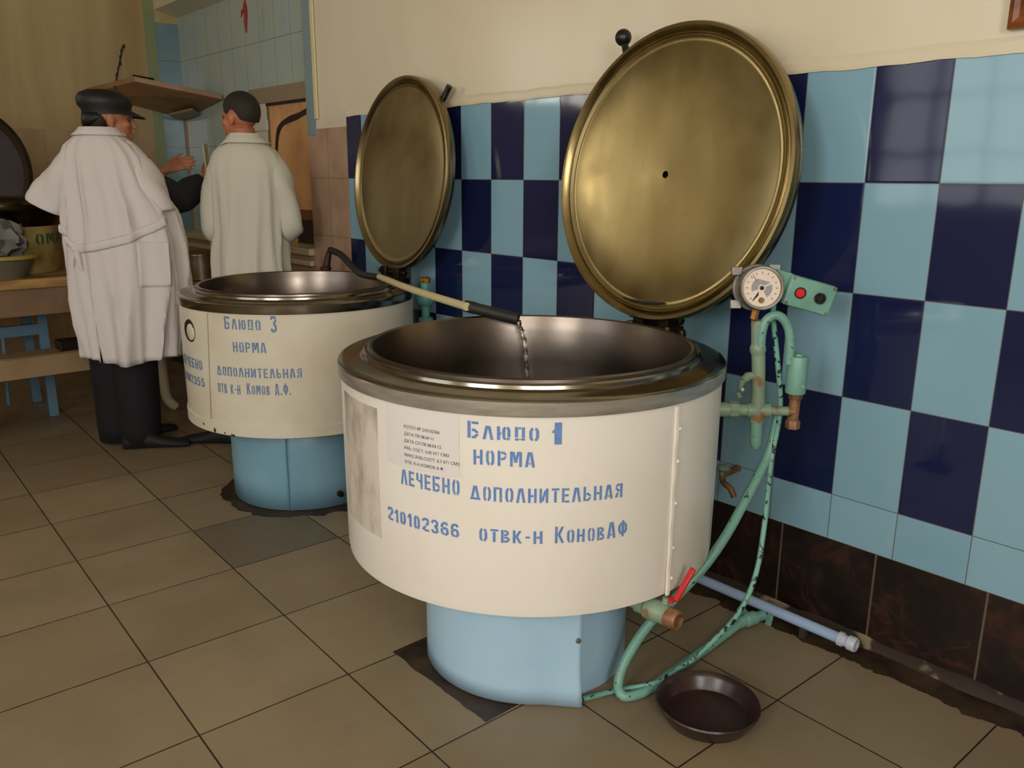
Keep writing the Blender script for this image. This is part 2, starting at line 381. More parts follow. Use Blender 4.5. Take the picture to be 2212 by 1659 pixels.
# right wall: tiled to 1.66 m, painted above, plaster lip over the tile edge
w = MB()
w.bb(0.0, 0.35, YF, 3.85, 0.294, TZ1 + TH)
w.mi = 1; w.bb(0.002, 0.35, YF, YN0, TZ1 + TH, ZC)
lip = []
for i in range(141):
    y = YF + (3.85 - YF) * i / 140
    lip.append((y, TZ1 + TH - 0.003 + 0.0015 * sin(i * 1.7) + 0.0015 * sin(i * 0.61)))
rings = [[V((0.002, y, z + 0.04)), V((-0.003, y, z + 0.028)), V((-0.006, y, z + 0.008)), V((-0.005, y, z)), V((0.003, y, z))] for y, z in lip]
w.loft(rings, False, False, False)
w.mi = 2; w.bb(0.0, 0.35, 3.85, YN0, 0.0, TZ1 + TH - 0.05)
w.mi = 1; w.bb(0.001, 0.35, 3.85, YN0, TZ1 + TH - 0.05, TZ1 + TH)
w.mi = 2; w.bb(0.0, 0.35, YN0, YB, 0.0, 0.93)           # below the niche
w.mi = 1
w.add([(0.002, YN0, 2.50), (0.002, YB, 2.50), (0.35, YB, 2.42), (0.35, YN0, 2.42), (0.002, YN0, ZC), (0.002, YB, ZC), (0.35, YB, ZC), (0.35, YN0, ZC)],
      [(0, 1, 2, 3), (4, 7, 6, 5), (0, 4, 5, 1), (1, 5, 6, 2), (2, 6, 7, 3), (3, 7, 4, 0)])
struct(w.build('wall_right', [TILE, CREAM, PINKT], smooth=False))
struct(MB().bb(NX, 0.35, YN0, YB, 0.93, 2.5).build('wall_niche', BLUET, smooth=False))
struct(MB().bb(0.0, 0.35, YF, 3.85, 0.0, 0.294).build('baseboard_right', MARBLE, smooth=False))
# plaster curb along the foot of the marble
cb = MB(); rings = []
for i in range(80):
    y = -0.6 + 4.4 * i / 79; k = 0.004 + 0.004 * sin(i * 0.9) + 0.003 * sin(i * 2.3)
    rings.append([V((0.0, y, 0.020 + k)), V((-0.010 - k, y, 0.014 + k)), V((-0.024 - k, y, 0.003)), V((-0.03 - k, y, -0.01)), V((0.0, y, -0.01))])
cb.loft(rings)
CURB = M('grimy_cement', (50, 40, 30), 0.8, var=(150, 134, 108), scale=5, lo=0.56, hi=0.62, bmp=0.3)
struct(cb.build('trim_1', CURB))
# painted strips round the niche, sill of the niche
struct(MB().bb(-0.004, 0.02, YN0 - 0.09, YN0 + 0.002, 1.58, ZC).bb(0.0, 0.157, YN0 - 0.001, YN0 + 0.01, 1.58, 2.45).build('trim_2', M('blue_trim_paint', (128, 150, 156), 0.25), smooth=False))
struct(MB().bb(-0.010, -0.001, YN0 - 0.125, YN0 - 0.09, 1.66, ZC).build('trim_3', M('pale_cream_ridge', (222, 208, 160), 0.3), smooth=False, bevel=0.004))
struct(MB().bb(-0.035, NX, YN0, YB, 0.93, 0.968).bb(-0.03, 0.0, YN0, YB, 0.87, 0.90).build('trim_4', M('cream_sill', (200, 184, 148), 0.3), smooth=False, bevel=0.005))
# back wall, its green edge strip and the blue jamb of the niche
wx0, wx1, wz0, wz1 = -4.6, -3.3, 2.08, 3.0
wb = MB(); wb.bb(wx1, 0.0, YB, YB + 0.2, 1.66, ZC); wb.bb(XL, wx0, YB, YB + .2, 1.66, ZC); wb.bb(wx0, wx1, YB, YB + .2, wz1, ZC)
wb.bb(wx0, wx1, YB, YB + .2, 1.66, wz0); wb.mi = 2; wb.bb(XL, -0.075, YB - 0.006, YB + 0.2, 0, 1.66); wb.bb(-0.075, 0.0, YB, YB + .2, 0, 1.66)
wb.mi = 1; wb.bb(0.0, 0.35, YB, YB + 0.2, 0, 2.42); wb.mi = 0; wb.bb(0, 0.35, YB, YB + .2, 2.42, ZC)
f = MB()
for i in range(4): u = wx0 + (wx1 - wx0) * i / 3; f.bb(u - .025, u + .025, YB, YB + .04, wz0, wz1)
for i in range(4): u = wz0 + (wz1 - wz0) * i / 3; f.bb(wx0, wx1, YB, YB + .04, u - .022, u + .022)
struct(f.build('window_4', WHITE, smooth=False))
struct(wb.build('wall_back', [BACKPAINT, BLUEJ, grid_tile('olive_beige_tile', 0.0, 0.2, TZ1, TH, ((176, 150, 108), (160, 128, 96)), 0.25, axis=0, grout_c=(130, 104, 76))], smooth=False))
struct(MB().bb(-0.075, -0.002, YB - 0.004, YB + 0.01, 0.0, ZC).build('trim_5', M('green_strip_paint', (134, 146, 106), 0.35), smooth=False))
struct(MB().bb(0.15, 0.162, YB - 0.014, YB - 0.002, 0.968, 1.86).build('trim_6', M('pinkish_grout_strip', (168, 122, 96), 0.5), smooth=False))
# left and front walls with windows (behind the camera)
def windowed(name, ax, pos, a0, a1, openings, n0):
    w = MB(); edges = [a0]
    def slab(p0, p1, z0, z1):
        if ax == 'x': w.bb(pos - 0.2, pos, p0, p1, z0, z1)
        else: w.bb(p0, p1, pos - 0.2, pos, z0, z1)
    p = a0
    for (o0, o1, z0, z1) in openings:
        slab(p, o0, 0, ZC); slab(o0, o1, 0, z0); slab(o0, o1, z1, ZC); p = o1
    slab(p, a1, 0, ZC)
    struct(w.build(name, LWALL, smooth=False))
    for k, (o0, o1, z0, z1) in enumerate(openings):
        f = MB()
        def bar(p0, p1, q0, q1):
            if ax == 'x': f.bb(pos - 0.04, pos, p0, p1, q0, q1)
            else: f.bb(p0, p1, pos - 0.04, pos, q0, q1)
        t = 0.05
        bar(o0, o0 + t, z0, z1); bar(o1 - t, o1, z0, z1); bar(o0, o1, z0, z0 + t); bar(o0, o1, z1 - t, z1)
        for i in range(1, 4): u = o0 + (o1 - o0) * i / 4; bar(u - 0.02, u + 0.02, z0, z1)
        for i in range(1, 4): u = z0 + (z1 - z0) * i / 4; bar(o0, o1, u - 0.018, u + 0.018)
        struct(f.build('window_%d' % (n0 + k), WHITE, smooth=False))
windowed('wall_left', 'x', XL, YF, YB, [(-0.45, 0.85, 1.25, 2.95), (1.7, 3.45, 1.12, 2.95)], 1)
windowed('wall_front', 'y', YF, XL, 0.35, [(-4.05, -2.55, 1.25, 2.95)], 3)

# ------------------------------------------------------------------ stencil lettering
def q_(p0, p1, t):
    """a bar with level ends"""
    (x0, y0), (x1, y1) = p0, p1
    if abs(y1 - y0) < 1e-6: return [(x0, y0 - t / 2), (x1, y1 - t / 2), (x1, y1 + t / 2), (x0, y0 + t / 2)]
    return [(x0 - t / 2, y0), (x0 + t / 2, y0), (x1 + t / 2, y1), (x1 - t / 2, y1)]
def st_(pts, t):
    out = []
    n = len(pts); L = []; R = []
    for i, (x, y) in enumerate(pts):
        ax, ay = pts[max(i - 1, 0)]; bx, by = pts[min(i + 1, n - 1)]
        d = hypot(bx - ax, by - ay) or 1; nx, ny = -(by - ay) / d, (bx - ax) / d
        L.append((x + nx * t / 2, y + ny * t / 2)); R.append((x - nx * t / 2, y - ny * t / 2))
    for i in range(n - 1): out.append([R[i], R[i + 1], L[i + 1], L[i]])
    return out
T = 0.17
VB = lambda x, y0=0.0, y1=1.0: [q_((x, y0), (x, y1), T)]
HB = lambda x0, x1, y, t=0.15: [q_((x0, y), (x1, y), t)]
def brackets(x0, x1, y0=0.0, y1=1.0):
    h = T / 2; m = (x0 + x1) / 2; g = 0.055; c = 0.16
    lft = [(m - g, y1 - h), (x0 + h + c * .5, y1 - h), (x0 + h, y1 - h - c), (x0 + h, y0 + h + c), (x0 + h + c * .5, y0 + h), (m - g, y0 + h)]
    return st_(lft, T) + st_([(2 * m - x, y) for x, y in lft][::-1], T)
def bowl(x0, x1, y0, y1):
    h = T / 2; c = 0.13
    return st_([(x0, y1 - h), (x1 - h - c, y1 - h), (x1 - h, y1 - h - c), (x1 - h, (y0 + y1) / 2 + .03)], T * .9) + st_([(x1 - h, (y0 + y1) / 2 - .03), (x1 - h, y0 + h + c), (x1 - h - c, y0 + h), (x0, y0 + h)], T * .9)
LAM = [q_((0.10, 0), (0.27, 1), T), q_((0.56, 0), (0.39, 1), T)]
G = {
 'Б': (0.66, VB(.1) + HB(.24, .60, .92) + bowl(.24, .62, 0, .58)),
 'Л': (0.66, LAM), 'А': (0.66, LAM + HB(.28, .38, .22, .12)),
 'Ю': (0.84, VB(.1) + HB(.18, .28, .5) + brackets(.33, .80)),
 'Д': (0.76, [q_((0.16, .2), (0.33, 1), T), q_((0.60, .2), (0.43, 1), T)] + HB(.02, .74, .08, .15)),
 'д': (0.66, VB(.14, .24, 1) + VB(.52, .24, 1) + HB(.26, .40, .93, .14) + HB(.04, .26, .10, .16) + HB(.30, .36, .14, .1) + HB(.40, .62, .10, .16)),
 'О': (0.62, brackets(.04, .58)), '0': (0.56, brackets(.04, .52)),
 'Н': (0.64, VB(.1) + VB(.52) + HB(.21, .41, .5)),
 'Р': (0.64, VB(.1) + bowl(.24, .60, .40, 1.0)),
 'М': (0.78, VB(.09) + VB(.67) + [q_((.38, .28), (.22, 1), T * .9), q_((.38, .28), (.54, 1), T * .9)]),
 'Е': (0.56, VB(.1) + HB(.22, .52, .92) + HB(.22, .48, .5) + HB(.22, .52, .08)),
 'Ч': (0.60, VB(.1, .5, 1) + VB(.48) + HB(.20, .37, .5)),
 'П': (0.64, VB(.1) + VB(.52) + HB(.21, .41, .92)),
 'И': (0.66, VB(.1) + VB(.54) + [q_((.22, .12), (.42, .88), T * .85)]),
 'Т': (0.60, HB(.03, .57, .92) + VB(.30, 0, .80)),
 'Ь': (0.60, VB(.1) + bowl(.22, .57, 0, .58)),
 'Я': (0.62, VB(.50) + [[(.62 - x, y) for x, y in p][::-1] for p in bowl(.24, .58, .40, 1.0)] + [q_((.10, 0), (.24, .34), T)]),
 'В': (0.62, VB(.1) + bowl(.22, .56, .52, 1.0) + bowl(.22, .60, 0, .50)),
 'К': (0.64, VB(.1) + [q_((.26, .50), (.52, 1), T), q_((.54, 0), (.28, .50), T)]),
 'Ф': (0.78, brackets(.04, .74, .18, .86) + VB(.39, 0, 1)),
 '1': (0.34, VB(.24) + [q_((.04, .66), (.17, .92), T * .8)]),
 '!': (0.46, [q_((.28, 0), (.28, 1), .28), [(.02, .56), (.16, .50), (.16, .74)]]),
 '2': (0.56, st_([(.08, .74), (.12, .88), (.2, .93), (.38, .93), (.46, .86), (.47, .66), (.32, .44)], T) + st_([(.27, .38), (.12, .18), (.10, .08)], T) + HB(.18, .54, .08)),
 '3': (0.56, st_([(.08, .76), (.14, .92), (.38, .92), (.46, .82), (.45, .64), (.34, .54), (.24, .53)], T) + st_([(.30, .48), (.44, .42), (.48, .2), (.36, .08), (.16, .08), (.07, .24)], T)),
 '5': (0.56, HB(.12, .50, .92) + VB(.14, .54, .84) + st_([(.14, .56), (.36, .58), (.47, .44), (.46, .18), (.34, .08), (.16, .08), (.07, .2)], T)),
 '6': (0.58, st_([(.50, .80), (.42, .92), (.20, .92), (.10, .78), (.10, .56)], T) + st_([(.10, .48), (.10, .2), (.20, .08), (.28, .08)], T) + st_([(.33, .08), (.40, .08), (.50, .2), (.49, .42), (.38, .54), (.18, .54)], T)),
 '-': (0.44, HB(.08, .36, .48)), '.': (0.24, [q_((.12, 0), (.12, .17), .17)]), ' ': (0.42, []),
}
def stencil(text, low=0.0):
    """polygons of a line; small letters (after ^) stand lower"""
    x = 0.0; polys = []; small = False
    for ch in text:
        if ch == '^': small = not small; continue
        k = 0.80 if small else 1.0
        wd, pl = G[ch]
        for p in pl: polys.append([(x + a * (0.9 if small else 1), b * k) for a, b in p])
        x += wd * (0.9 if small else 1.0) + 0.16
    return polys, x - 0.16
def letters(parent, cx, cy, R, text, a0, a1, z0, z1, mat, name='stencil_text'):
    polys, wd = stencil(text); m = MB(); rng = random.Random(len(text) * 7 + int(a0))
    for p in polys:
        jx, jz = rng.uniform(-.012, .012), rng.uniform(-.02, .02)
        # split bars across so that they follow the curve
        vs = []
        for (x, y) in p:
            a = radians(a0 + (a1 - a0) * (x + jx) / wd); z = z0 + (z1 - z0) * (y + jz)
            vs.append((cx + R * cos(a), cy + R * sin(a), z))
        m.poly(vs)
    return m.build(name, mat, parent, smooth=False)
def printed(parent, body, cx, cy, R, a0, z0, size, mat, lean=0.0):
    """lines of small print laid round a drum"""
    c = bpy.data.curves.new('print', 'FONT'); c.body = body; c.size = size; c.space_line = 1.62
    o = bpy.data.objects.new('print', c); COL.objects.link(o)
    dg = bpy.context.evaluated_depsgraph_get(); me = o.evaluated_get(dg).to_mesh()
    m = MB(); vs = []
    for v in me.vertices:
        a = radians(a0) + v.co.x / R
        vs.append((cx + R * cos(a), cy + R * sin(a), z0 + v.co.y + lean * v.co.x))
    m.add(vs, [tuple(p.vertices) for p in me.polygons])
    o.evaluated_get(dg).to_mesh_clear(); bpy.data.objects.remove(o); bpy.data.curves.remove(c)
    return m.build('printed_text', mat, parent, smooth=False)
def drum_patch(parent, name, cx, cy, R, a0, a1, z0, z1, mat, th=0.0012, tilt=0.0, lift=None):
    m = MB(); n = 18; rings = []
    for i in range(n + 1):
        f = i / n; a = radians(a0 + (a1 - a0) * f); dz = tilt * f
        ring = []
        for rr, z in ((R, z0), (R + th, z0), (R + th, z1), (R, z1)):
            q = rr + (lift(f, z) if lift and rr > R else 0)
            ring.append(V((cx + q * cos(a), cy + q * sin(a), z + dz)))
        rings.append(ring)
    m.loft(rings)
    return m.build(name, mat, parent, smooth=False)

# ------------------------------------------------------------------ boiling kettles
def pol(cx, cy, R, deg, z): return V((cx + R * cos(radians(deg)), cy + R * sin(radians(deg)), z))
def lid_parts(root, c, nrm, R, mat, hole, dome=1.0):
    c = V(c); n = V(nrm).normalized(); lid = MB(); k = R / 0.45
    # inside face, groove, rolled rim, outer edge, domed back
    prof = ([(0.011, -0.05), (0.011, 0.0)] if hole else [(0.0, 0.004)]) + [
        (0.06 * k, -0.0006), (0.12 * k, -0.0008), (0.18 * k, -0.0002), (0.24 * k, 0.0012), (0.30 * k, 0.002), (0.36 * k, 0.001), (0.39 * k, -0.002), (0.402 * k, -0.003), (0.408 * k, 0.002), (0.412 * k, 0.003), (0.415 * k, -0.006),
        (0.420 * k, -0.008), (0.426 * k, 0.004), (0.436 * k, 0.014), (0.446 * k, 0.013), (0.450 * k, 0.004), (0.450 * k, -0.022), (0.440 * k, -0.032), (0.425 * k, -0.034),
        (0.33 * k, -0.034 - 0.028 * dome), (0.20 * k, -0.034 - 0.044 * dome), (0.011 if hole else 0.0, -0.034 - 0.048 * dome)]
    lid.lathe(prof, c, n, 96)
    return lid.build('lid', mat, root, angle=50)

KR = {}
def kettle(root, cx, cy, R, z0, zt, pr, enamel, blue, band):
    # pedestal
    p = MB(); p.lathe([(pr, 0.0), (pr, z0 + 0.06)], (cx, cy, 0), seg=72)
    ped = p.build('pedestal', blue, root)
    # skirt: drum with a turned-in lower edge
    s = MB(); prof = [(R * 0.60, z0 + 0.03), (R - 0.03, z0 + 0.004), (R - 0.012, z0), (R - 0.004, z0 + 0.004), (R - 0.002, z0 + 0.02), (R, 0.62), (R, zt - 0.035)]
    s.lathe(prof, (cx, cy, 0), seg=128)
    sk = s.build('casing', enamel, root, angle=50)
    # steel table ring: outer band, sloping top, two raised lips
    r = MB(); r.lathe([(R - 0.01, zt - 0.038), (R + 0.0065, zt - 0.038), (R + 0.007, zt - 0.037), (R + 0.0075, zt - 0.006)], (cx, cy, 0), seg=128)
    r.build('outer_band', band, root, angle=35)
    r = MB(); r.lathe([(R + 0.0075, zt - 0.006), (R + 0.005, zt - 0.002), (R + 0.001, zt), (R - 0.012, zt + 0.003),
                       (R - 0.048, zt + 0.004), (R - 0.056, zt + 0.008), (R - 0.058, zt + 0.016), (R - 0.064, zt + 0.020), (R - 0.070, zt + 0.018)], (cx, cy, 0), seg=128)
    rim = r.build('rim_ring', RIM, root, angle=35)
    b = MB(); rb = R - 0.070
    b.lathe([(rb, zt + 0.017), (rb - 0.001, zt + 0.026), (rb - 0.007, zt + 0.030), (rb - 0.014, zt + 0.026), (rb - 0.018, zt + 0.006), (rb - 0.024, zt - 0.02),
             (rb - 0.028, zt - 0.12), (rb - 0.035, zt - 0.30), (rb - 0.09, zt - 0.42), (rb - 0.22, zt - 0.48), (0.0, zt - 0.50)], (cx, cy, 0), seg=128)
    b.build('bowl', BOWLM, root, angle=35)
    return ped, sk, rim

# ---- nearest kettle
K1 = (-0.77, 1.633); R1 = 0.516
k1 = thing('boiling_kettle', 'nearest cream steam kettle stencilled with the figure 1, water pouring into it', 'kettle', (K1[0], K1[1], 0), 'boiling kettles')
ped, sk, rim = kettle(k1, *K1, R1, 0.375, 0.900, 0.290, ENAMEL, BLUEP, BAND)
# wrapped sheet of the pedestal, its free edge standing off on the right
m = MB(); n = 60; rings = []
for i in range(n + 1):
    f = i / n; a = 150 + (252 - 150) * f
    off = 0.010 + 0.030 * max(0, (f - 0.82) / 0.18) ** 1.5
    rings.append([pol(*K1, 0.291 + off + (0.014 * (1 - z / .1) * f ** 6 if z < .1 else 0), a, z) for z in (0.003, 0.05, 0.10, 0.20, 0.30, 0.41)])
m.loft(rings, False, False, False)
m.build('pedestal_sheet', BLUEP, ped, solid=0.002)
m = MB(); q = pol(*K1, 0.331, 250.5, 0.194); m.lathe([(0.0, 0.005), (0.006, 0.004), (0.008, 0.0)], q, (q - V((K1[0], K1[1], q.z))), 12); m.build('screw', GREYM, ped)
# overlapping sheet edge of the casing with its row of rivets
m = MB(); rings = []
for i in range(25):
    z = 0.377 + (0.855 - 0.377) * i / 24; wv = 0.0015 * sin(i * 1.3)
    rings.append([pol(*K1, R1, 267.2, z), pol(*K1, R1 + 0.005 + wv, 267.4, z), pol(*K1, R1 + 0.006 + wv, 268.2, z), pol(*K1, R1, 268.3, z)])
m.loft(rings); m.build('casing_seam', ENAMEL, sk)
for z in (0.80, 0.72, 0.615, 0.50, 0.42):
    m = MB(); q = pol(*K1, R1 + 0.003, 268.9, z); m.ball(q, (0.006, 0.006, 0.006), 12); m.build('rivet', ENAMEL, sk)
RL = R1 + 0.0012
letters(sk, *K1, RL, 'Б^ЛЮдО^', 211.4, 229.2, 0.807, 0.846, INK)
letters(sk, *K1, RL, '!', 231.9, 234.8, 0.800, 0.850, INK)
letters(sk, *K1, RL, 'НОРМА', 212.9, 228.2, 0.747, 0.782, INK)
letters(sk, *K1, RL, 'ЛЕЧЕБНО', 191.3, 209.3, 0.668, 0.705, INK)
letters(sk, *K1, RL, 'ДОПОЛНИТЕЛЬНАЯ', 212.0, 251.0, 0.663, 0.697, INK)
letters(sk, *K1, RL, '210102366', 185.8, 208.9, 0.565, 0.598, INK)
letters(sk, *K1, RL, 'ОТВК-Н', 214.2, 230.4, 0.565, 0.596, INK)
letters(sk, *K1, RL, 'К^ОНОВ^АФ', 233.4, 252.9, 0.565, 0.605, INK)
pn = drum_patch(sk, 'paper_notice', *K1, R1, 186.3, 209.3, 0.712, 0.858, PAPER)
pn['label'] = 'white printed notice glued on the casing'
printed(pn, 'КОТЕЛ № 210102366\nДАТА ПР.08.04.11\nДАТА СЛ.ПР.08.04.12.\nРАБ. СОСТ. 0.45 КГ/ СМ2\nМАКС.РАБ.СОСТ. 0.7 КГ/ СМ2\nОТВ. К-Н КОМОВ А.Ф.', *K1, R1 + 0.0018, 192.9, 0.8075, 0.0105, BLACK)
pn = drum_patch(sk, 'smudged_notice', *K1, R1, 160.0, 182.5, 0.505, 0.835, PAPER2)
pn['label'] = 'smudged grey paper sheet glued on the casing'
lid1 = lid_parts(k1, (-0.196, 1.650, 1.3760), (-0.990, 0.026, 0.141), 0.45, BRASS, True)
# knob on the upper left edge, hinge block at the bottom
m = MB(); kp = V((-0.118, 1.905, 1.795))
m.tube([kp + V((-0.01, -0.03, -0.055)), kp + V((0, -0.01, -0.03)), kp], [0.014, 0.012, 0.011], 14); m.ball(kp + V((0, 0.004, 0.012)), 0.027, 20)
m.build('lid_knob', BLACKP, lid1)
h = MB(); hb = V((-0.235, 1.640, 0.905))
h.bb(-0.262, -0.185, 1.555, 1.735, 0.893, 0.915); h.bb(-0.245, -0.195, 1.575, 1.615, 0.905, 0.955); h.bb(-0.245, -0.195, 1.675, 1.715, 0.905, 0.955)
h.cyl((-0.215, 1.54, 0.935), (-0.215, 1.75, 0.935), 0.013, 16)
h.build('hinge', BRONZE, k1, bevel=0.003)
for yy, xx in ((1.56, -0.262), (1.71, -0.258), (1.50, -0.27)):
    m = MB(); m.lathe([(0.013, 0), (0.013, 0.012), (0.010, 0.020), (0.0, 0.021)], (xx, yy, 0.900), seg=6 if yy > 1.52 else 14); m.build('bolt', BRONZE, k1)
ln = V((-0.990, 0.026, 0.141)).normalized(); la = V((-ln.y, ln.x, 0)).normalized(); lb = ln.cross(la); lb = lb if lb.z > 0 else -lb
lc = V((-0.196, 1.650, 1.3760)) - lb * 0.392 + ln * 0.002 - la * 0.02
m = MB(); m.loft([[lc + la * x - lb * (0.004 - 0.006 * (x / .08) ** 2) + ln * h + lb * d for h, d in ((-.003, -w_), (.004, -w_), (.004, w_), (-.003, w_))] for x, w_ in ((-.085, .001), (-.05, .0025), (0, .0035), (.05, .003), (.085, .001))]); m.build('lid_slit', BLACK, lid1, smooth=False)

# ---- second kettle
K2 = (-0.611, 3.275); R2 = 0.488
k2 = thing('boiling_kettle', 'cream steam kettle further back, stencilled with the figure 3, its lid narrow to the view', 'kettle', (K2[0], K2[1], 0), 'boiling kettles')
ped2, sk2, rim2 = kettle(k2, *K2, R2, 0.367, 0.897, 0.318, ENAMEL2, BLUEP2, RIM)
for a0, a1, off in ((150, 227.3, 0.006), (227.9, 300, 0.004)):
    m = MB(); rings = []
    for i in range(31):
        a = a0 + (a1 - a0) * i / 30
        rings.append([pol(*K2, 0.318 + off, a, z) for z in (0.003, 0.12, 0.25, 0.42)])
    m.loft(rings, False, False, False); m.build('pedestal_sheet', BLUEP2, ped2, solid=0.002)
m = MB(); q = pol(*K2, 0.326, 264.5, 0.055); m.lathe([(0.0, 0.02), (0.012, 0.018), (0.014, 0.0)], q, q - V((K2[0], K2[1], q.z)), 10); m.build('pipe_stub', DARKM, ped2)
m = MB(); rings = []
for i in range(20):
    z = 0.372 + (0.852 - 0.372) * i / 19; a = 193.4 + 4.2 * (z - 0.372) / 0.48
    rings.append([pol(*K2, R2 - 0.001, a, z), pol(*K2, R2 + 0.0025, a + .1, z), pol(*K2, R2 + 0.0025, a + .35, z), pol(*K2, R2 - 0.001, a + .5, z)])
m.loft(rings); m.build('casing_seam', M('seam_line_paint', (160, 148, 116), 0.6), sk2)  # seam strip coloured darker than the casing enamel
bandp = MB(); rings = []
for i in range(70):
    a = 140 + 190 * i / 69
    zz = 0.418 + 0.004 * sin(i * 0.7)
    rings.append([pol(*K2, R2 - 0.001, a, 0.369), pol(*K2, R2 + 0.003, a, 0.372), pol(*K2, R2 + 0.003, a, zz), pol(*K2, R2 - 0.001, a, zz + 0.003)])
bandp.loft(rings); bandp.build('lower_band', ENAMEL2, sk2, angle=30)
for a, z, w_, h_ in ((196.5, 0.382, 0.014, 0.020), (207.5, 0.374, 0.022, 0.010), (203, 0.379, 0.008, 0.008), (188, 0.395, 0.012, 0.010)):
    m = MB(); pts = []
    for j in range(9):
        t = 2 * pi * j / 9; rr = 1 + 0.35 * sin(j * 2.7)
        pts.append(pol(*K2, R2 + 0.0036, a + (w_ * rr * cos(t) / 2) / R2 * 57.3, z + h_ * rr * sin(t) / 2))
    m.poly(pts); m.build('chipped_enamel', CHAR, sk2, smooth=False)
# inspection hole with its cream plug
m = MB(); rings = []
ctr = pol(*K2, R2 - 0.004, 181.5, 0.768); nn = V((cos(radians(181.5)), sin(radians(181.5)), 0))
m.lathe([(0.0, 0.006), (0.036, 0.006), (0.043, 0.008), (0.046, 0.004)], ctr, nn, 32); hole = m.build('inspection_hole', BLACK, sk2)
m = MB(); m.lathe([(0.0, 0.010), (0.030, 0.010), (0.033, 0.008), (0.033, 0.005)], ctr + V((0, -0.014, -0.003)), nn, 28); m.build('plug', ENAMEL2, hole)
RL = R2 + 0.0012
letters(sk2, *K2, RL, 'Б^ЛЮдО^', 207.4, 225.3, 0.798, 0.848, INK2)
letters(sk2, *K2, RL, '3', 229.5, 232.3, 0.792, 0.855, INK2)
letters(sk2, *K2, RL, 'НОРМА', 211.0, 227.0, 0.711, 0.751, INK2)
letters(sk2, *K2, RL, 'ДОПОЛНИТЕЛЬНАЯ', 200.8, 242.0, 0.613, 0.650, INK2)
letters(sk2, *K2, RL, 'ОТВ К-Н', 200.6, 213.3, 0.543, 0.581, INK2)
letters(sk2, *K2, RL, 'К^ОМОВ^ А.Ф.', 216.5, 236.8, 0.546, 0.592, INK2)
letters(sk2, *K2, RL, 'ЛЕЧЕБНО', 167.0, 190.7, 0.617, 0.658, INK2)
letters(sk2, *K2, RL, '210102355', 162.0, 191.2, 0.550, 0.585, INK2)
lid2 = lid_parts(k2, (-0.098, 3.243, 1.3750), (-0.991, 0.09, 0.102), 0.43, BRASS2, False, 0.25)
m = MB(); m.tube([(-0.075, 2.985, 1.655), (-0.045, 2.972, 1.69), (-0.040, 2.935, 1.738)], [0.012, 0.013, 0.014], 14); m.build('lid_handle', BLACKP, lid2)
h = MB(); h.bb(-0.20, -0.11, 3.16, 3.34, 0.890, 0.912); h.bb(-0.165, -0.115, 3.18, 3.22, 0.90, 0.96); h.bb(-0.165, -0.115, 3.28, 3.32, 0.90, 0.96); h.cyl((-0.14, 3.15, 0.937), (-0.14, 3.36, 0.937), 0.013, 14)
h.build('hinge', BRONZE, k2, bevel=0.003)

# ------------------------------------------------------------------ steam fittings on the nearest kettle's right
C0 = V((-0.295, 1.209, 0.735))
def PP(px_u, z, off=0.0):       # px_u metres along the stub, away from the kettle
    return V((C0.x, C0.y, 0)) + RH * px_u + FH * off + V((0, 0, z))
pw = thing('steam_pipework', 'green painted steam pipes with siphon loop and relief valve beside the nearest kettle', 'pipes', (C0.x, C0.y, 0))
m = MB(); m.cyl(PP(-0.125, 0.737), PP(-0.08, 0.737), 0.021, 20); m.cyl(PP(-0.08, 0.737), PP(-0.055, 0.737), 0.024, 8); m.cyl(PP(-0.055, 0.736), PP(0.0, 0.735), 0.017, 16); m.build('inlet_stub', GREENR, pw)
m = MB(); m.cyl(PP(-0.03, 0.735), PP(0.035, 0.735), 0.020, 20); m.cyl(PP(0, 0.70), PP(0, 0.775), 0.020, 20); m.build('pipe_cross', GREENR, pw)
m = MB(); m.tube([PP(0.0, 0.77), PP(-0.005, 0.85), PP(-0.010, 0.905)], [0.0185, 0.0185, 0.0185], 18); m.tube([PP(-0.010, 0.895), PP(-0.011, 0.905), PP(-0.012, 0.915), PP(-0.012, 0.925)], [0.0185, 0.022, 0.022, 0.018], 18)
m.tube([PP(-0.014, 0.925), PP(-0.02, 0.99)], [0.017, 0.016], 18); m.build('riser', GREENR, pw)
m = MB(); m.tube([PP(-0.008, 0.92, -0.012), PP(-0.008, 0.955, -0.012), PP(0.0, 0.990, -0.012), PP(0.022, 1.006, -0.012), PP(0.045, 0.998, -0.012), PP(0.064, 0.970, -0.010), PP(0.074, 0.925, -0.008), PP(0.076, 0.87, -0.006)], 0.0125, 16, smooth=6); m.build('siphon_loop', GREENC, pw)
m = MB(); m.tube([PP(0.0, 0.71), PP(0.002, 0.65), PP(0.003, 0.632), PP(0.003, 0.622)], [0.0165, 0.0165, 0.015, 0.009], 16); m.build('drip_leg', GREENC, pw)
m = MB(); m.cyl(PP(0.03, 0.734), PP(0.10, 0.732), 0.013, 16); m.build('cross_pipe', GREENR, pw)
m = MB(); m.cyl(PP(0.102, 0.695), PP(0.104, 0.775), 0.015, 18); m.cyl(PP(0.085, 0.732), PP(0.104, 0.732), 0.016, 14); m.lathe([(0.0, -0.012), (0.020, -0.012), (0.020, 0.008), (0.015, 0.014)], PP(0.103, 0.695), (0, 0, 1), 6); m.lathe([(0.015, 0), (0.019, 0.006), (0.019, 0.022), (0.014, 0.026)], PP(0.104, 0.765), (0, 0, 1), 6); m.build('valve_elbow', RUST, pw)
m = MB(); m.lathe([(0.0, 0), (0.027, 0.0), (0.028, 0.006), (0.028, 0.098), (0.026, 0.104), (0.012, 0.106), (0.012, 0.112), (0.0, 0.113)], PP(0.102, 0.786), (0, 0, 1), 28)
m.lathe([(0.0, 0.004), (0.006, 0.003), (0.007, 0)], PP(0.112, 0.81, -0.027), tuple(-FH), 12); m.build('relief_valve', GREEN, pw)
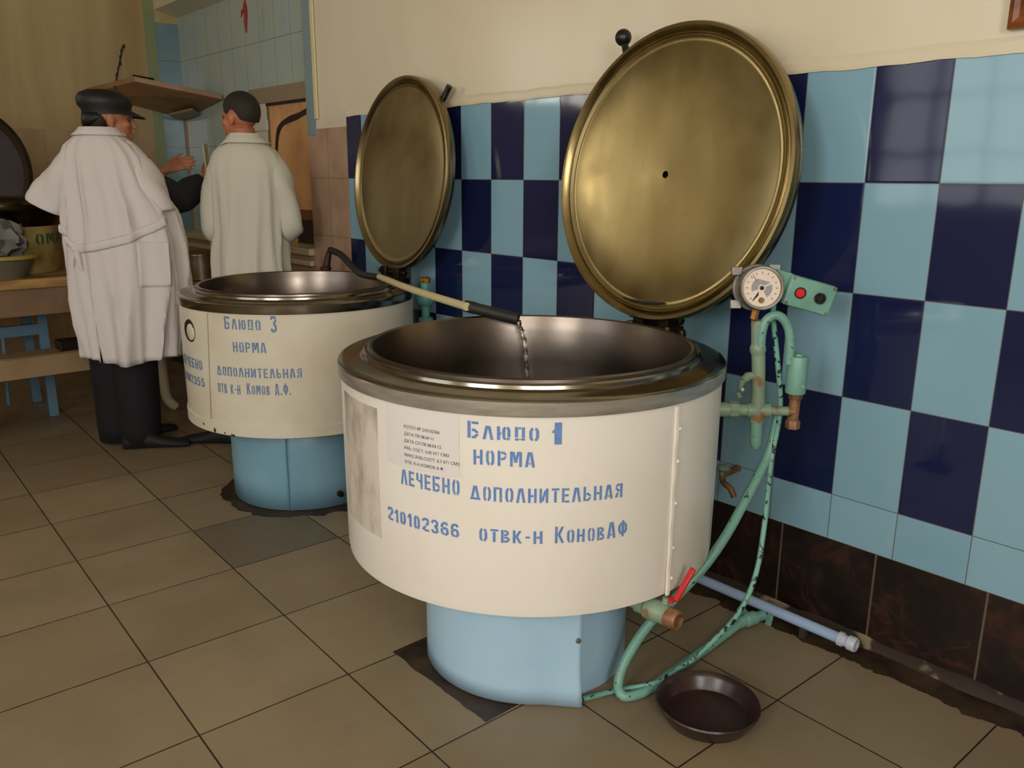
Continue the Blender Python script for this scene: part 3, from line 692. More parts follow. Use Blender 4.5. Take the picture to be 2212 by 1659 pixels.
m = MB(); m.tube([PP(-0.018, 0.835), PP(-0.034, 0.832), PP(-0.05, 0.822, -.01)], [0.010, 0.013, 0.010], 12); m.tube([PP(-0.05, 0.826, -.01), PP(-0.055, 0.80, -.01)], [0.010, 0.006], 10); m.tube([PP(-0.062, 0.79, -.012), PP(-0.055, 0.775, -.012)], 0.006, 8); m.build('petcock', GREENR, pw)
m = MB(); m.ball(PP(-0.052, 0.800, -.022), 0.0055, 10); m.build('petcock_tip', WHITE, pw)
# pressure gauge on top of the riser
ga = V((-0.311, 1.223, 1.081)) - FH * 0.02
pg = thing('pressure_gauge', 'round white dial pressure gauge with a grey bezel above the green pipes', 'gauge', ga)
nf = -FH + V((0, 0, 0.12)); nf.normalize()
m = MB(); m.lathe([(0.0, -0.055), (0.052, -0.055), (0.056, -0.05), (0.056, 0.0)], ga, nf, 48); m.build('housing', GREYM, pg)
m = MB(); m.lathe([(0.050, 0.003), (0.052, 0.010), (0.057, 0.010), (0.060, 0.004), (0.060, -0.012), (0.056, -0.014)], ga, nf, 56); m.build('bezel', GREYM, pg)
m = MB(); m.lathe([(0.0, 0.0035), (0.051, 0.0035)], ga, nf, 48); m.build('dial', DIAL, pg)
ex = RH.copy(); ey = nf.cross(ex) * 1.0
if ey.z < 0: ey = -ey
def gp(r, deg, h): return ga + ex * (r * cos(radians(deg))) + ey * (r * sin(radians(deg))) + nf * h
m = MB()
for a0, a1 in ((115, 200), (-60, 20)):
    for i in range(8):
        a, b = a0 + (a1 - a0) * i / 8, a0 + (a1 - a0) * (i + 1) / 8
        m.poly([gp(0.010, a, .0042), gp(0.028, a, .0042), gp(0.028, b, .0042), gp(0.010, b, .0042)])
m.poly([gp(0.010, 40, .0042), gp(0.027, 35, .0042), gp(0.027, 115, .0042), gp(0.010, 110, .0042)])
m.build('grey_zone', DIALG, pg, smooth=False)
m = MB()
for i in range(13):
    a = 225 - 270 * i / 12
    m.poly([gp(0.037, a - 1, .0046), gp(0.043, a - 1, .0046), gp(0.043, a + 1, .0046), gp(0.037, a + 1, .0046)])
m.build('scale_marks', BLACK, pg, smooth=False)
m = MB(); m.poly([gp(0.012, 228, .0052), gp(0.042, 234, .0052), gp(0.042, 236.5, .0052), gp(0.022, 246, .0052)]); m.lathe([(0, .008), (.005, .007), (.006, .003)], ga, nf, 16); m.build('needle', BRONZE, pg, smooth=False)
m = MB(); m.poly([gp(0.024, 128, .0052), gp(0.044, 125, .0052), gp(0.044, 127, .0052), gp(0.024, 132, .0052)]); m.build('limit_hand', RED, pg, smooth=False)
m = MB(); m.lathe([(0, .0055), (.008, .0055), (.008, .003)], gp(0.033, -90, 0), nf, 16); m.build('adjuster', RUST, pg)
m = MB(); bk = ga - nf * 0.045
for dx, dz in ((-0.062, 0.045), (-0.062, -0.045), (0.052, 0.052)):
    m.box(bk + ex * dx * 0.9 + ey * dz, (0.03, 0.012, 0.024), Matrix((ex, -nf, ey)).transposed())
m.lathe([(0.0, -0.012), (0.064, -0.012), (0.064, 0.0), (0.0, 0.0)], bk, nf, 40); m.build('mounting_flange', GREYM, pg, bevel=0.002)
m = MB(); m.cyl(ga + V((0, 0, -0.055)) - RH * .004 - nf * .02, ga + V((0, 0, -0.085)) - RH * .008 - nf * .022, 0.011, 6); m.build('gauge_nut', ORANGE, pg)
# push-button box beside it
sb0 = V((-0.2105, 1.133, 1.060)) - FH * 0.012
sb = thing('switch_box', 'green push-button box with a red and a black button right of the gauge', 'switch', sb0)
e1 = (RH * 0.967 + V((0, 0, -0.262))).normalized(); e3 = (V((0, 0, 0.967)) + RH * 0.262).normalized(); e2 = e1.cross(e3).normalized()
if e2.dot(FH) > 0: e2 = -e2
MR = Matrix((e1, e2, e3)).transposed()
m = MB(); m.box(sb0 - e2 * 0.03, (0.132, 0.06, 0.083), MR); m.build('box_body', GREEN, sb, smooth=False, bevel=0.007)
m = MB(); m.box(sb0 + e2 * 0.002, (0.128, 0.006, 0.080), MR); m.build('box_cover', GREEN, sb, smooth=False, bevel=0.005)
for dx, mat_, rr in ((-0.030, RED, 0.0125), (0.026, BLACKP, 0.010)):
    q = sb0 + e1 * dx + e2 * 0.005
    m = MB(); m.lathe([(0.0125, 0.0), (0.0125, 0.004), (0.0155, 0.004), (0.0155, 0.0)] if mat_ is RED else [(0.011, 0.0), (0.011, 0.005), (0.0155, 0.005), (0.0155, 0.0)], q, e2, 28); ring_ = m.build('button_ring', BLACKP, sb)
    m = MB(); m.lathe([(0.0, 0.005), (rr - .002, 0.005), (rr, 0.003), (rr, 0.0)], q, e2, 24); o = m.build('button', mat_, sb); o['label'] = 'red button' if mat_ is RED else 'black button'
for dx in (-0.057, 0.057):
    for dz in (-0.034, 0.034):
        q = sb0 + e1 * dx + e3 * dz + e2 * 0.004
        m = MB(); m.lathe([(0.0, 0.003), (0.004, 0.003), (0.0055, 0.0)], q, e2, 10); m.build('screw', GREYM, sb)
m = MB(); m.box(sb0 - e1 * 0.078 - e2 * 0.03 + e3 * 0.006, (0.045, 0.03, 0.075), MR); m.build('bracket', GREEN, sb, smooth=False, bevel=0.004)
# thin cable from the switch box down to the floor
m = MB(); m.tube([PP(0.028, 1.03, 0.02), PP(0.03, 0.99, 0.02), PP(0.052, 0.87, 0.02), PP(0.071, 0.73, 0.02), V((-0.26, 1.173, 0.58)), V((-0.345, 1.128, 0.42)), V((-0.40, 1.11, 0.30)), V((-0.45, 1.122, 0.20)), V((-0.497, 1.167, 0.11)), V((-0.535, 1.200, 0.055)), V((-0.580, 1.216, 0.038)), V((-0.67, 1.219, 0.030)), V((-0.755, 1.285, 0.010)), V((-0.868, 1.326, 0.009))], 0.0075, 10, smooth=6)
tag(m.build('cable', GREENV), 'thin flaking green cable hanging from the switch box to the floor', 'cable')
# thick green hose
m = MB(); m.tube([PP(0.072, 0.735, 0.035), PP(0.068, 0.70, 0.03), PP(0.045, 0.60, 0.01), V((-0.384, 1.182, 0.47)), V((-0.465, 1.180, 0.40)), V((-0.535, 1.195, 0.33)), V((-0.618, 1.228, 0.25)), V((-0.676, 1.256, 0.19)), V((-0.728, 1.282, 0.10)), V((-0.764, 1.278, 0.042)), V((-0.772, 1.250, 0.017)), V((-0.701, 1.228, 0.0145)), V((-0.591, 1.235, 0.0145)), V((-0.474, 1.24, 0.016)), V((-0.331, 1.247, 0.020)), V((-0.225, 1.252, 0.025))], 0.0135, 14, smooth=6)
tag(m.build('steam_hose', GREENC), 'thick green hose looping from the pipes down onto the floor', 'hose')
vt = thing('hose_valve', 'green valve on the floor at the end of the thick hose', 'valve', (-0.19, 1.245, 0))
m = MB(); m.tube([(-0.232, 1.252, 0.026), (-0.205, 1.248, 0.028), (-0.20, 1.247, 0.028), (-0.165, 1.238, 0.028), (-0.16, 1.237, 0.028), (-0.13, 1.228, 0.028)], [0.017, 0.017, 0.022, 0.022, 0.016, 0.016], 14); m.cyl((-0.185, 1.243, 0.028), (-0.165, 1.29, 0.034), 0.014, 12); m.build('valve_body', GREEN, vt)
m = MB(); m.box((-0.118, 1.212, 0.022), (0.012, 0.02, 0.052), Matrix.Rotation(0.3, 3, 'Y')); m.build('valve_handle', GREEN, vt, bevel=0.003)
# pale blue pipe lying near the wall
bp = thing('drain_pipe', 'pale blue pipe with a white screw coupling lying along the wall foot', 'pipe', (-0.11, 1.2, 0))
pa, pb = V((-0.115, 1.76, 0.050)), V((-0.112, 0.985, 0.048))
m = MB(); m.cyl(pa, pb, 0.0165, 20); m.build('pipe', PVC, bp)
d = (pb - pa).normalized()
m = MB(); m.lathe([(0.0165, 0), (0.022, 0.002), (0.022, 0.014), (0.018, 0.016), (0.018, 0.03), (0.0225, 0.032), (0.0225, 0.05), (0.020, 0.055), (0.013, 0.055), (0.013, 0.02)], pb - d * 0.005, d, 10); m.build('coupling', PVCW, bp)
for yy in (1.10, 1.55):
    m = MB(); m.bb(-0.125, -0.10, yy - .010, yy + .010, 0.0, 0.036); m.build('pipe_rest', RESTM, bp, bevel=0.003)
# drain valve under the kettle with its red lever
dv = thing('drain_valve', 'rusty green ball valve with a red lever under the nearest kettle', 'valve', (-0.80, 1.12, 0.335))
m = MB(); m.tube([(-0.822, 1.36, 0.338), (-0.812, 1.19, 0.335), (-0.811, 1.175, 0.335)], 0.0185, 16); m.build('drain_stub', GREENR, dv)
m = MB(); m.tube([(-0.812, 1.185, 0.335), (-0.811, 1.16, 0.335), (-0.811, 1.155, 0.335), (-0.809, 1.12, 0.335), (-0.809, 1.115, 0.335), (-0.808, 1.095, 0.335)], [0.023, 0.023, 0.028, 0.028, 0.025, 0.025], 18); m.cyl((-0.80, 1.115, 0.345), (-0.795, 1.112, 0.372), 0.010, 12); m.build('valve_body', GREENR, dv)
m = MB(); m.lathe([(0.024, 0), (0.025, 0.026), (0.022, 0.034), (0.016, 0.034), (0.015, 0.0)], (-0.809, 1.098, 0.335), (0.02, -1, 0), 24); m.build('outlet', RUST, dv)
m = MB(); p0, p1_ = V((-0.782, 1.096, 0.366)), V((-0.741, 1.078, 0.446)); m.box((p0 + p1_) / 2, (0.009, 0.016, (p1_ - p0).length), V((0, 0, 1)).rotation_difference(p1_ - p0).to_matrix()); m.box((-0.789, 1.104, 0.368), (0.026, 0.022, 0.007)); m.build('lever', REDH, dv, bevel=0.003)
# bowl on the floor
m = MB(); m.lathe([(0.0, 0.0), (0.096, 0.0), (0.108, 0.005), (0.124, 0.030), (0.132, 0.044), (0.134, 0.050), (0.131, 0.054), (0.124, 0.050), (0.118, 0.040), (0.108, 0.022), (0.102, 0.014), (0.0, 0.013)], (-0.661, 1.064, 0.0), (0, 0, 1), 64)
tag(m.build('washing_bowl', BROWNB), 'shallow dark brown enamel bowl standing on the floor tiles', 'bowl')
# small wall tap behind the nearest kettle
tp = thing('wall_tap', 'small rusty tap on the wall low behind the nearest kettle', 'tap', (-0.10, 1.43, 0.42))
m = MB(); m.tube([(0.0, 1.44, 0.43), (-0.09, 1.44, 0.43)], 0.012, 12); m.tube([(-0.085, 1.44, 0.43), (-0.10, 1.43, 0.41), (-0.10, 1.40, 0.395), (-0.10, 1.385, 0.37)], 0.010, 12, smooth=4); m.build('spout', RUST, tp)
m = MB(); m.ball((-0.095, 1.435, 0.455), (0.022, 0.022, 0.012), 14); m.cyl((-0.095, 1.44, 0.43), (-0.095, 1.437, 0.452), 0.007, 8); m.build('knob', GREENR, tp)

# ------------------------------------------------------------------ filling pipe with hose, water
fp = thing('filling_spout', 'swivel filling pipe of black tube and cream hose reaching over to the nearest kettle', 'spout', (-0.19, 3.82, 0.9))
fa = V((-0.155, 3.80, 1.000))
m = MB(); m.tube([fa, V((-0.155, 3.70, 0.985)), V((-0.20, 3.52, 0.945)), V((-0.25, 3.36, 0.925)), V((-0.27, 3.25, 0.925)), V((-0.275, 3.14, 0.930))], [0.017, 0.0165, 0.016, 0.0155, 0.015, 0.0135], 14, smooth=6); m.build('black_tube', RUBBER, fp)
m = MB(); m.tube([V((-0.275, 3.16, 0.930)), V((-0.475, 2.62, 0.945)), V((-0.655, 2.06, 0.962))], [0.0135, 0.0135, 0.0135], 14, smooth=4); m.build('cream_hose', HOSEW, fp)
m = MB(); e0, e1_ = V((-0.645, 2.085, 0.962)), V((-0.545, 1.935, 0.926)); dd = (e1_ - e0)
m.lathe([(0.012, 0.0), (0.0185, 0.002), (0.0200, 0.03), (0.0185, 0.05), (0.0195, dd.length), (0.0135, dd.length), (0.0135, 0.02)], e0, dd, 22); m.build('rubber_nozzle', RUBBER, fp)
m = MB(); m.tube([V((-0.165, 3.83, 0.86)), V((-0.163, 3.825, 0.93)), V((-0.155, 3.81, 0.99))], [0.024, 0.018, 0.014], 14); m.ball((-0.17, 3.825, 0.905), (0.030, 0.03, 0.016), 14); m.build('swivel_joint', M('dark_red_metal', (58, 26, 22), 0.4), fp)
m = MB(); m.cyl((-0.165, 3.83, 0.0), (-0.165, 3.83, 0.87), 0.016, 14); m.build('standpipe', DARKM, fp)
def water():
    m, nt, b = newmat('water'); setp(b, 0.03); b.inputs['Transmission Weight'].default_value = 1.0; b.inputs['IOR'].default_value = 1.33
    b.inputs['Base Color'].default_value = (0.95, 0.96, 0.95, 1)
    return m
m = MB(); pts = []; rs = []
for i in range(46):
    t = i / 45; q = e1_ + V((0, 0, -0.005)) + V((0.02 * t + 0.004 * sin(9 * t), -0.075 * t + 0.003 * sin(15 * t), -0.40 * t * (0.45 + 0.55 * t)))
    pts.append(q); rs.append(0.0075 * (1 - 0.35 * t) * (1 + 0.28 * sin(i * 1.15) + 0.15 * sin(i * 2.9)))
m.tube(pts, rs, 10)
tag(m.build('water_stream', water()), 'thin twisting stream of water falling from the nozzle into the nearest kettle', 'water')
# valve column behind the second kettle
vc = thing('steam_valve', 'turquoise steam valve column with an orange brass top behind the second kettle', 'valve', (-0.09, 3.07, 0.7))
TURQ = M('turquoise_paint', (96, 158, 150), 0.4)
m = MB(); m.lathe([(0.0, -0.30), (0.016, -0.30), (0.016, 0.0), (0.034, 0.0), (0.034, 0.022), (0.018, 0.028), (0.020, 0.075), (0.040, 0.090), (0.046, 0.115), (0.034, 0.140), (0.020, 0.150), (0.020, 0.185), (0.0, 0.185)], (-0.09, 3.07, 0.715), (0, 0, 1), 24); m.cyl((-0.09, 3.07, 0.50), (0.005, 3.07, 0.50), 0.014, 12); m.cyl((-0.09, 3.07, 0.42), (-0.09, 3.07, 0.52), 0.016, 12); m.build('valve_body', TURQ, vc)
m = MB(); m.lathe([(0.020, 0.0), (0.026, 0.003), (0.026, 0.022), (0.020, 0.026), (0.0, 0.027)], (-0.09, 3.07, 0.898), (0, 0, 1), 8); m.build('brass_cap', ORANGE, vc)
# picture frame at the top right
pf = thing('picture_frame', 'corner of a varnished brown frame high on the painted wall', 'frame', (-0.015, 0.60, 1.98))
m = MB()
yl, yr, zb_, zt_ = 0.795, 0.35, 1.712, 2.25
prof_ = [(0.0, -0.004), (0.0, -0.022), (0.012, -0.030), (0.024, -0.026), (0.032, -0.016), (0.044, -0.022), (0.056, -0.018), (0.064, -0.010), (0.064, -0.004)]
rings = [[V((x, yy + sy * d, zz + sz * d)) for d, x in prof_] for yy, zz, sy, sz in ((yl, zb_, -1, 1), (yr, zb_, 1, 1), (yr, zt_, 1, -1), (yl, zt_, -1, -1), (yl, zb_, -1, 1))]
m.loft(rings, False, False); m.build('frame_moulding', FRAMEW, pf, smooth=False)
m = MB(); m.bb(-0.018, -0.006, yr + .02, yl - .02, zb_ + .02, zt_ - .02); m.build('picture', M('dim_picture', (96, 60, 30), 0.3), pf, smooth=False)

# ------------------------------------------------------------------ serving hatch in the niche
sh = thing('serving_hatch', 'scorched ochre hatch board with a charred outline in the tiled niche behind the bareheaded person', 'hatch', (NX, 4.7, 0.95))
m = MB(); m.bb(NX - 0.022, NX - 0.001, YN0 + .002, 5.26, 1.80, 1.892); m.build('header_board', M('greyish_header', (150, 132, 108), 0.5), sh, smooth=False)
m = MB(); m.bb(NX - 0.020, NX - 0.001, 5.035, 5.19, 0.969, 1.80); m.bb(NX - 0.030, NX - 0.001, 5.02, 5.21, 1.64, 1.70); m.build('white_jamb', WHITE, sh, smooth=False, bevel=0.003)
m = MB(); m.bb(NX - 0.008, NX - 0.001, YN0 + .002, 5.03, 0.969, 1.80); m.build('hatch_board', OCHRE, sh, smooth=False)
m = MB(); m.bb(NX - 0.016, NX - 0.001, 5.012, 5.034, 0.969, 1.80); m.build('green_edge', M('green_edge_paint', (110, 108, 72), 0.5), sh, smooth=False)
m = MB(); m.bb(NX - 0.020, NX - 0.001, YN0 + .002, 5.034, 1.784, 1.802); m.build('top_gap', BLACK, sh, smooth=False)
def flatstrip(pts, w, x):
    m = MB(); P_, R_ = spline([V((x, p[0], p[1])) for p in pts], [w] * len(pts), 6); rg = []
    for i, p in enumerate(P_):
        t = (P_[min(i + 1, len(P_) - 1)] - P_[max(i - 1, 0)]).normalized(); nrm = V((0, -t.z, t.y))
        ww = w * (1 + 0.10 * sin(i * 0.5))
        rg.append([p + nrm * ww, p + nrm * ww + V((-.003, 0, 0)), p - nrm * ww + V((-.003, 0, 0)), p - nrm * ww])
    m.loft(rg); return m
flatstrip([(4.30, 1.80 - .02), (4.50, 1.738), (4.635, 1.709), (4.752, 1.693), (4.857, 1.666), (4.913, 1.614), (4.945, 1.505), (4.955, 1.40), (4.955, 1.20)], 0.017, NX - 0.009).build('charred_line', CHAR, sh, smooth=False)
m = MB(); m.bb(NX - 0.013, NX - 0.0085, YN0 + .002, 4.72, 0.97, 1.11); m.build('charred_foot', CHAR, sh, smooth=False)
m = MB(); m.bb(NX - 0.012, NX - 0.0085, YN0 + .002, 4.70, 1.10, 1.17); m.build('darker_plank', M('brown_plank', (130, 76, 30), 0.5), sh, smooth=False)

# shelf hung in the corner, sloping down to the right
def quad_plate(m, pts, th):
    lo = [V(p) for p in pts]; hi = [V(p) + V((0, 0, th)) for p in pts]
    m.add(lo + hi, [(3, 2, 1, 0), (4, 5, 6, 7)] + [(i, (i + 1) % 4, 4 + (i + 1) % 4, 4 + i) for i in range(4)])
ws = thing('wall_shelf', 'brown painted shelf slanting from the back corner above the two people', 'shelf', (-0.1, 6.1, 1.85))
m = MB(); quad_plate(m, [(-0.325, 5.95, 1.962), (-0.505, 6.392, 1.905), (0.150, 6.392, 1.772), (0.145, 5.68, 1.862)], 0.034); m.build('board', WOODS, ws, smooth=False, bevel=0.003)
m = MB(); quad_plate(m, [(0.00, 6.28, 1.782), (0.10, 6.36, 1.755), (0.150, 6.10, 1.780), (0.06, 5.99, 1.806)], 0.016); m.build('grille', M('pale_grille', (146, 130, 98), 0.4), ws, smooth=False, bevel=0.003)
m = MB()
for i in range(8):
    t = i / 7; m.ball(V((-0.40, 6.12, 1.93)).lerp(V((-0.235, 6.388, 2.235)), t) + V((0.008 * sin(i * 2), 0, 0)), (0.006, 0.006, 0.02), 8)
m.tube([(-0.40, 6.12, 1.93), (-0.32, 6.26, 2.07), (-0.235, 6.388, 2.235)], 0.005, 8); m.build('hanging_wire', WIRE, ws)
m = MB(); m.tube([(-0.32, 5.99, 2.0), (-0.27, 5.98, 1.995), (-0.2, 5.94, 1.985)], [.010, .008, .006], 8); m.build('edge_scrap', DARKM, ws)
# red ribbon hanging on a wire in the niche
hr = thing('hanging_ribbon', 'dark red ribbon tied on a wire hanging in front of the niche', 'ribbon', (-0.03, 4.86, 2.4))
m = MB(); m.tube([(-0.03, 4.86, ZC), (-0.03, 4.86, 2.3), (-0.028, 4.868, 2.2)], 0.004, 8); m.build('wire', WIRE, hr)
m = MB(); m.tube([(-0.03, 4.86, 2.34), (-0.035, 4.855, 2.30), (-0.03, 4.862, 2.26), (-0.032, 4.866, 2.23), (-0.03, 4.868, 2.17)], [0.004, 0.013, 0.010, 0.011, 0.004], 8, smooth=3)
m.tube([(-0.03, 4.86, 2.31), (-0.04, 4.885, 2.285), (-0.04, 4.90, 2.255)], [0.005, .007, .003], 8); m.build('ribbon', REDCL, hr)

# ------------------------------------------------------------------ table, bench, pots at the back left
tb = thing('work_table', 'long worn wooden work table with a brown apron at the back left', 'table', (-1.9, 5.2, 0))
m = MB(); m.bb(-3.4, -0.86, 4.80, 5.75, 0.795, 0.845); m.build('table_top', OAK, tb, smooth=False, bevel=0.006)
m = MB(); m.bb(-3.35, -0.90, 4.82, 4.86, 0.655, 0.795); m.bb(-3.35, -.9, 5.69, 5.715, .655, .795); m.build('apron', APRON, tb, smooth=False, bevel=0.003)
for lx, ly in ((-1.20, 5.25), (-3.2, 5.25), (-1.20, 5.65), (-3.2, 5.65)):
    m = MB(); m.bb(lx - 0.025, lx + 0.025, ly - 0.025, ly + 0.025, 0.0, 0.795); m.build('leg', BLUELEG, tb, smooth=False, bevel=0.004)
m = MB(); m.bb(-3.2, -1.2, 5.235, 5.265, 0.485, 0.545); m.cyl((-1.40, 5.25, 0.49), (-1.42, 5.25, 0.10), 0.010, 8); m.build('cross_bar', BLUELEG, tb, smooth=False)
bn = thing('bench', 'beige painted bench in front of the work table', 'bench', (-1.9, 4.85, 0))
m = MB(); m.bb(-2.9, -1.085, 4.785, 4.96, 0.425, 0.45); m.build('seat', BENCH, bn, smooth=False, bevel=0.004)
m = MB(); m.bb(-2.9, -1.075, 4.765, 4.785, 0.342, 0.447); m.build('side_board', BENCH, bn, smooth=False, bevel=0.003)
for lx in (-1.75, -2.7):
    m = MB(); m.bb(lx - 0.02, lx + 0.02, 4.80, 4.95, 0.0, 0.425); m.build('leg', M('dark_bench_leg', (60, 56, 44), 0.6), bn, smooth=False)
m = MB(); m.box((-1.16, 4.875, 0.477), (0.12, 0.11, 0.052)); tag(m.build('dark_box', DARKM, smooth=False, bevel=0.006), 'small dark box lying on the right end of the beige bench', 'box')
# big pot with open lid on the table
bpz = 0.845
bpn = thing('cooking_pot', 'large yellowed cooking pot with dark rim and open dark lid on the work table', 'pot', (-1.33, 5.32, bpz))
m = MB(); m.lathe([(0.0, 0.0), (0.27, 0.0), (0.285, 0.02), (0.285, 0.25), (0.27, 0.25), (0.0, 0.24)], (-1.33, 5.30, bpz), (0, 0, 1), 48); m.build('pot_body', POTM, bpn)
m = MB(); m.lathe([(0.24, 0.25), (0.285, 0.25), (0.30, 0.30), (0.325, 0.335), (0.33, 0.35), (0.33, 0.375), (0.31, 0.40), (0.27, 0.41), (0.25, 0.39), (0.24, 0.30)], (-1.33, 5.30, bpz), (0, 0, 1), 56); m.build('pot_rim', steel('dark_steel_rim', (92, 82, 62), (58, 48, 36), 0.22, (1, 1, 1)), bpn)
letters(bpn, -1.33, 5.30, 0.2862, 'ОМН', 292, 335, 1.00, 1.055, M('green_letters', (52, 88, 62), 0.6), 'stencil_text')
m = MB(); c_ = V((-1.42, 5.62, 1.36)); nrm_ = V((-0.62, -0.75, 0.12)).normalized()
m.lathe([(0.0, -0.01), (0.25, -0.012), (0.335, -0.008), (0.345, 0.01), (0.375, 0.014), (0.385, 0.0), (0.38, -0.02), (0.30, -0.05), (0.0, -0.075)], c_, nrm_, 64)
ld = m.build('pot_lid', LIDD, bpn)
m = MB(); m.lathe([(0.345, 0.012), (0.375, 0.018), (0.388, 0.0), (0.384, -0.012)], c_, nrm_, 64); m.build('lid_rim', DARKM, ld)
bs = thing('basin', 'small pale basin with a yellow rim in front of the large pot', 'basin', (-1.47, 4.95, .8))
m = MB(); m.lathe([(0.0, 0.0), (0.10, 0.0), (0.15, 0.10), (0.155, 0.105), (0.145, 0.105), (0.10, 0.012), (0, 0.01)], (-1.40, 4.97, 0.845), (0, 0, 1), 36); m.build('basin_body', M('dull_basin', (104, 100, 84), 0.4), bs)
m = MB(); m.lathe([(0.150, 0.098), (0.168, 0.10), (0.170, 0.112), (0.150, 0.118)], (-1.40, 4.97, 0.845), (0, 0, 1), 36); m.build('basin_rim', M('yellow_rim', (170, 146, 74), 0.4), bs)
m = MB(); m.ball((-1.40, 4.97, 1.035), (0.12, 0.11, 0.10), 24)
for i, v in enumerate(m.v): m.v[i] = v + V((sin(v.x * 60 + v.z * 90), cos(v.y * 75 + v.x * 50), sin(v.z * 70 + v.y * 80))) * 0.016
tag(m.build('plastic_bag', M('greyish_bag', (104, 101, 94), 0.5), angle=30), 'crumpled pale grey bag lying in the small basin', 'bag')
m = MB(); m.lathe([(0.0, 0), (0.05, 0), (0.075, 0.012), (0.07, 0.015), (0.05, 0.006), (0, 0.005)], (-1.05, 4.90, 0.845), (0, 0, 1), 28); tag(m.build('plate', WHITE), 'small white plate at the right end of the work table', 'plate')

# side table with curved white legs and an aluminium pan, behind the people
st = thing('side_table', 'low side table on curved white legs behind the person in the cap', 'table', (-0.4, 5.2, 0))
m = MB(); m.bb(-0.74, -0.05, 4.85, 5.75, 0.665, 0.695); m.build('table_top', OAK, st, smooth=False, bevel=0.005)
for lx, ly, sx, sy in ((-0.665, 4.90, 1, -.4), (-0.12, 4.90, 1, -.4), (-0.68, 5.68, 1, .4), (-0.12, 5.68, 1, .4)):
    m = MB(); m.tube([(lx, ly, 0.665), (lx - 0.02, ly, 0.45), (lx - 0.015, ly, 0.22), (lx - 0.002, ly, 0.09), (lx + 0.022 * sx, ly + .01 * sy, 0.045), (lx + 0.045 * sx, ly + .02 * sy, 0.022)], [0.042, 0.036, 0.032, 0.028, 0.030, 0.026], 12, smooth=4); m.build('leg', M('cream_leg_paint', (186, 172, 140), 0.45), st)
pnx = thing('saucepan', 'dented aluminium pan with a brown lid between the two people', 'pan', (-0.185, 5.45, 0.695))
m = MB(); m.lathe([(0.0, 0.0), (0.085, 0.0), (0.095, 0.01), (0.099, 0.165), (0.104, 0.168), (0.103, 0.174), (0.094, 0.172), (0.0, 0.165)], (-0.185, 5.45, 0.695), (0, 0, 1), 40); m.build('pan_body', ALU, pnx)
m = MB(); m.lathe([(0.090, 0.172), (0.075, 0.190), (0.04, 0.200), (0.0, 0.204)], (-0.195, 5.45, 0.695), (0, 0, 1), 32); m.build('pan_lid', M('brown_lid', (96, 72, 46), 0.4), pnx)

# ------------------------------------------------------------------ people
class Fig:
    def __init__(s, base): s.b = V(base)
    def __call__(s, a, b, z): return s.b + RH * a + FH * b + V((0, 0, z))
def ell(m, P, pts, seg=20):
    """body tube: pts = (a, b, z, ra, rb) rings, level"""
    rings = []
    for (a, b, z, ra, rb) in pts:
        rings.append([P(a + ra * cos(2 * pi * j / seg), b + rb * sin(2 * pi * j / seg), z) for j in range(seg)])
    m.loft(rings)
def head(m, P, c, fdir, tilt=0.0):
    """adds skull, face, ears, neck; returns the frame function (side, forward, up)"""
    f = V((RH * fdir[0] + FH * fdir[1])).normalized(); u = V((0, 0, 1)); s_ = f.cross(u)
    f = (f * cos(tilt) - u * sin(tilt)); u = s_.cross(f).normalized()
    C = P(*c); R3 = Matrix((s_, f, u)).transposed()
    H = lambda s, ff, uu: C + s_ * s + f * ff + u * uu
    B = lambda p, r: m.ball(H(*p), r, 20, R3)
    B((0, -0.012, 0.028), (0.076, 0.098, 0.090)); B((0, 0.030, -0.035), (0.060, 0.062, 0.078)); B((0, 0.040, -0.070), (0.046, 0.046, 0.045)); B((0, 0.066, -0.098), (0.022, 0.020, 0.018))
    B((0, 0.072, 0.022), (0.050, 0.022, 0.016)); B((0, 0.088, -0.070), (0.022, 0.012, 0.008)); B((0, 0.086, -0.082), (0.019, 0.012, 0.008))
    for q in (-1, 1):
        B((q * 0.036, 0.062, -0.022), (0.022, 0.024, 0.020)); B((q * 0.076, -0.008, -0.008), (0.010, 0.020, 0.032)); B((q * 0.073, -0.004, -0.034), (0.008, 0.012, 0.014))
    m.tube([H(0, 0.086, 0.022), H(0, 0.097, 0.000), H(0, 0.108, -0.028), H(0, 0.100, -0.039)], [0.008, 0.010, 0.0125, 0.011], 12)
    return H, R3
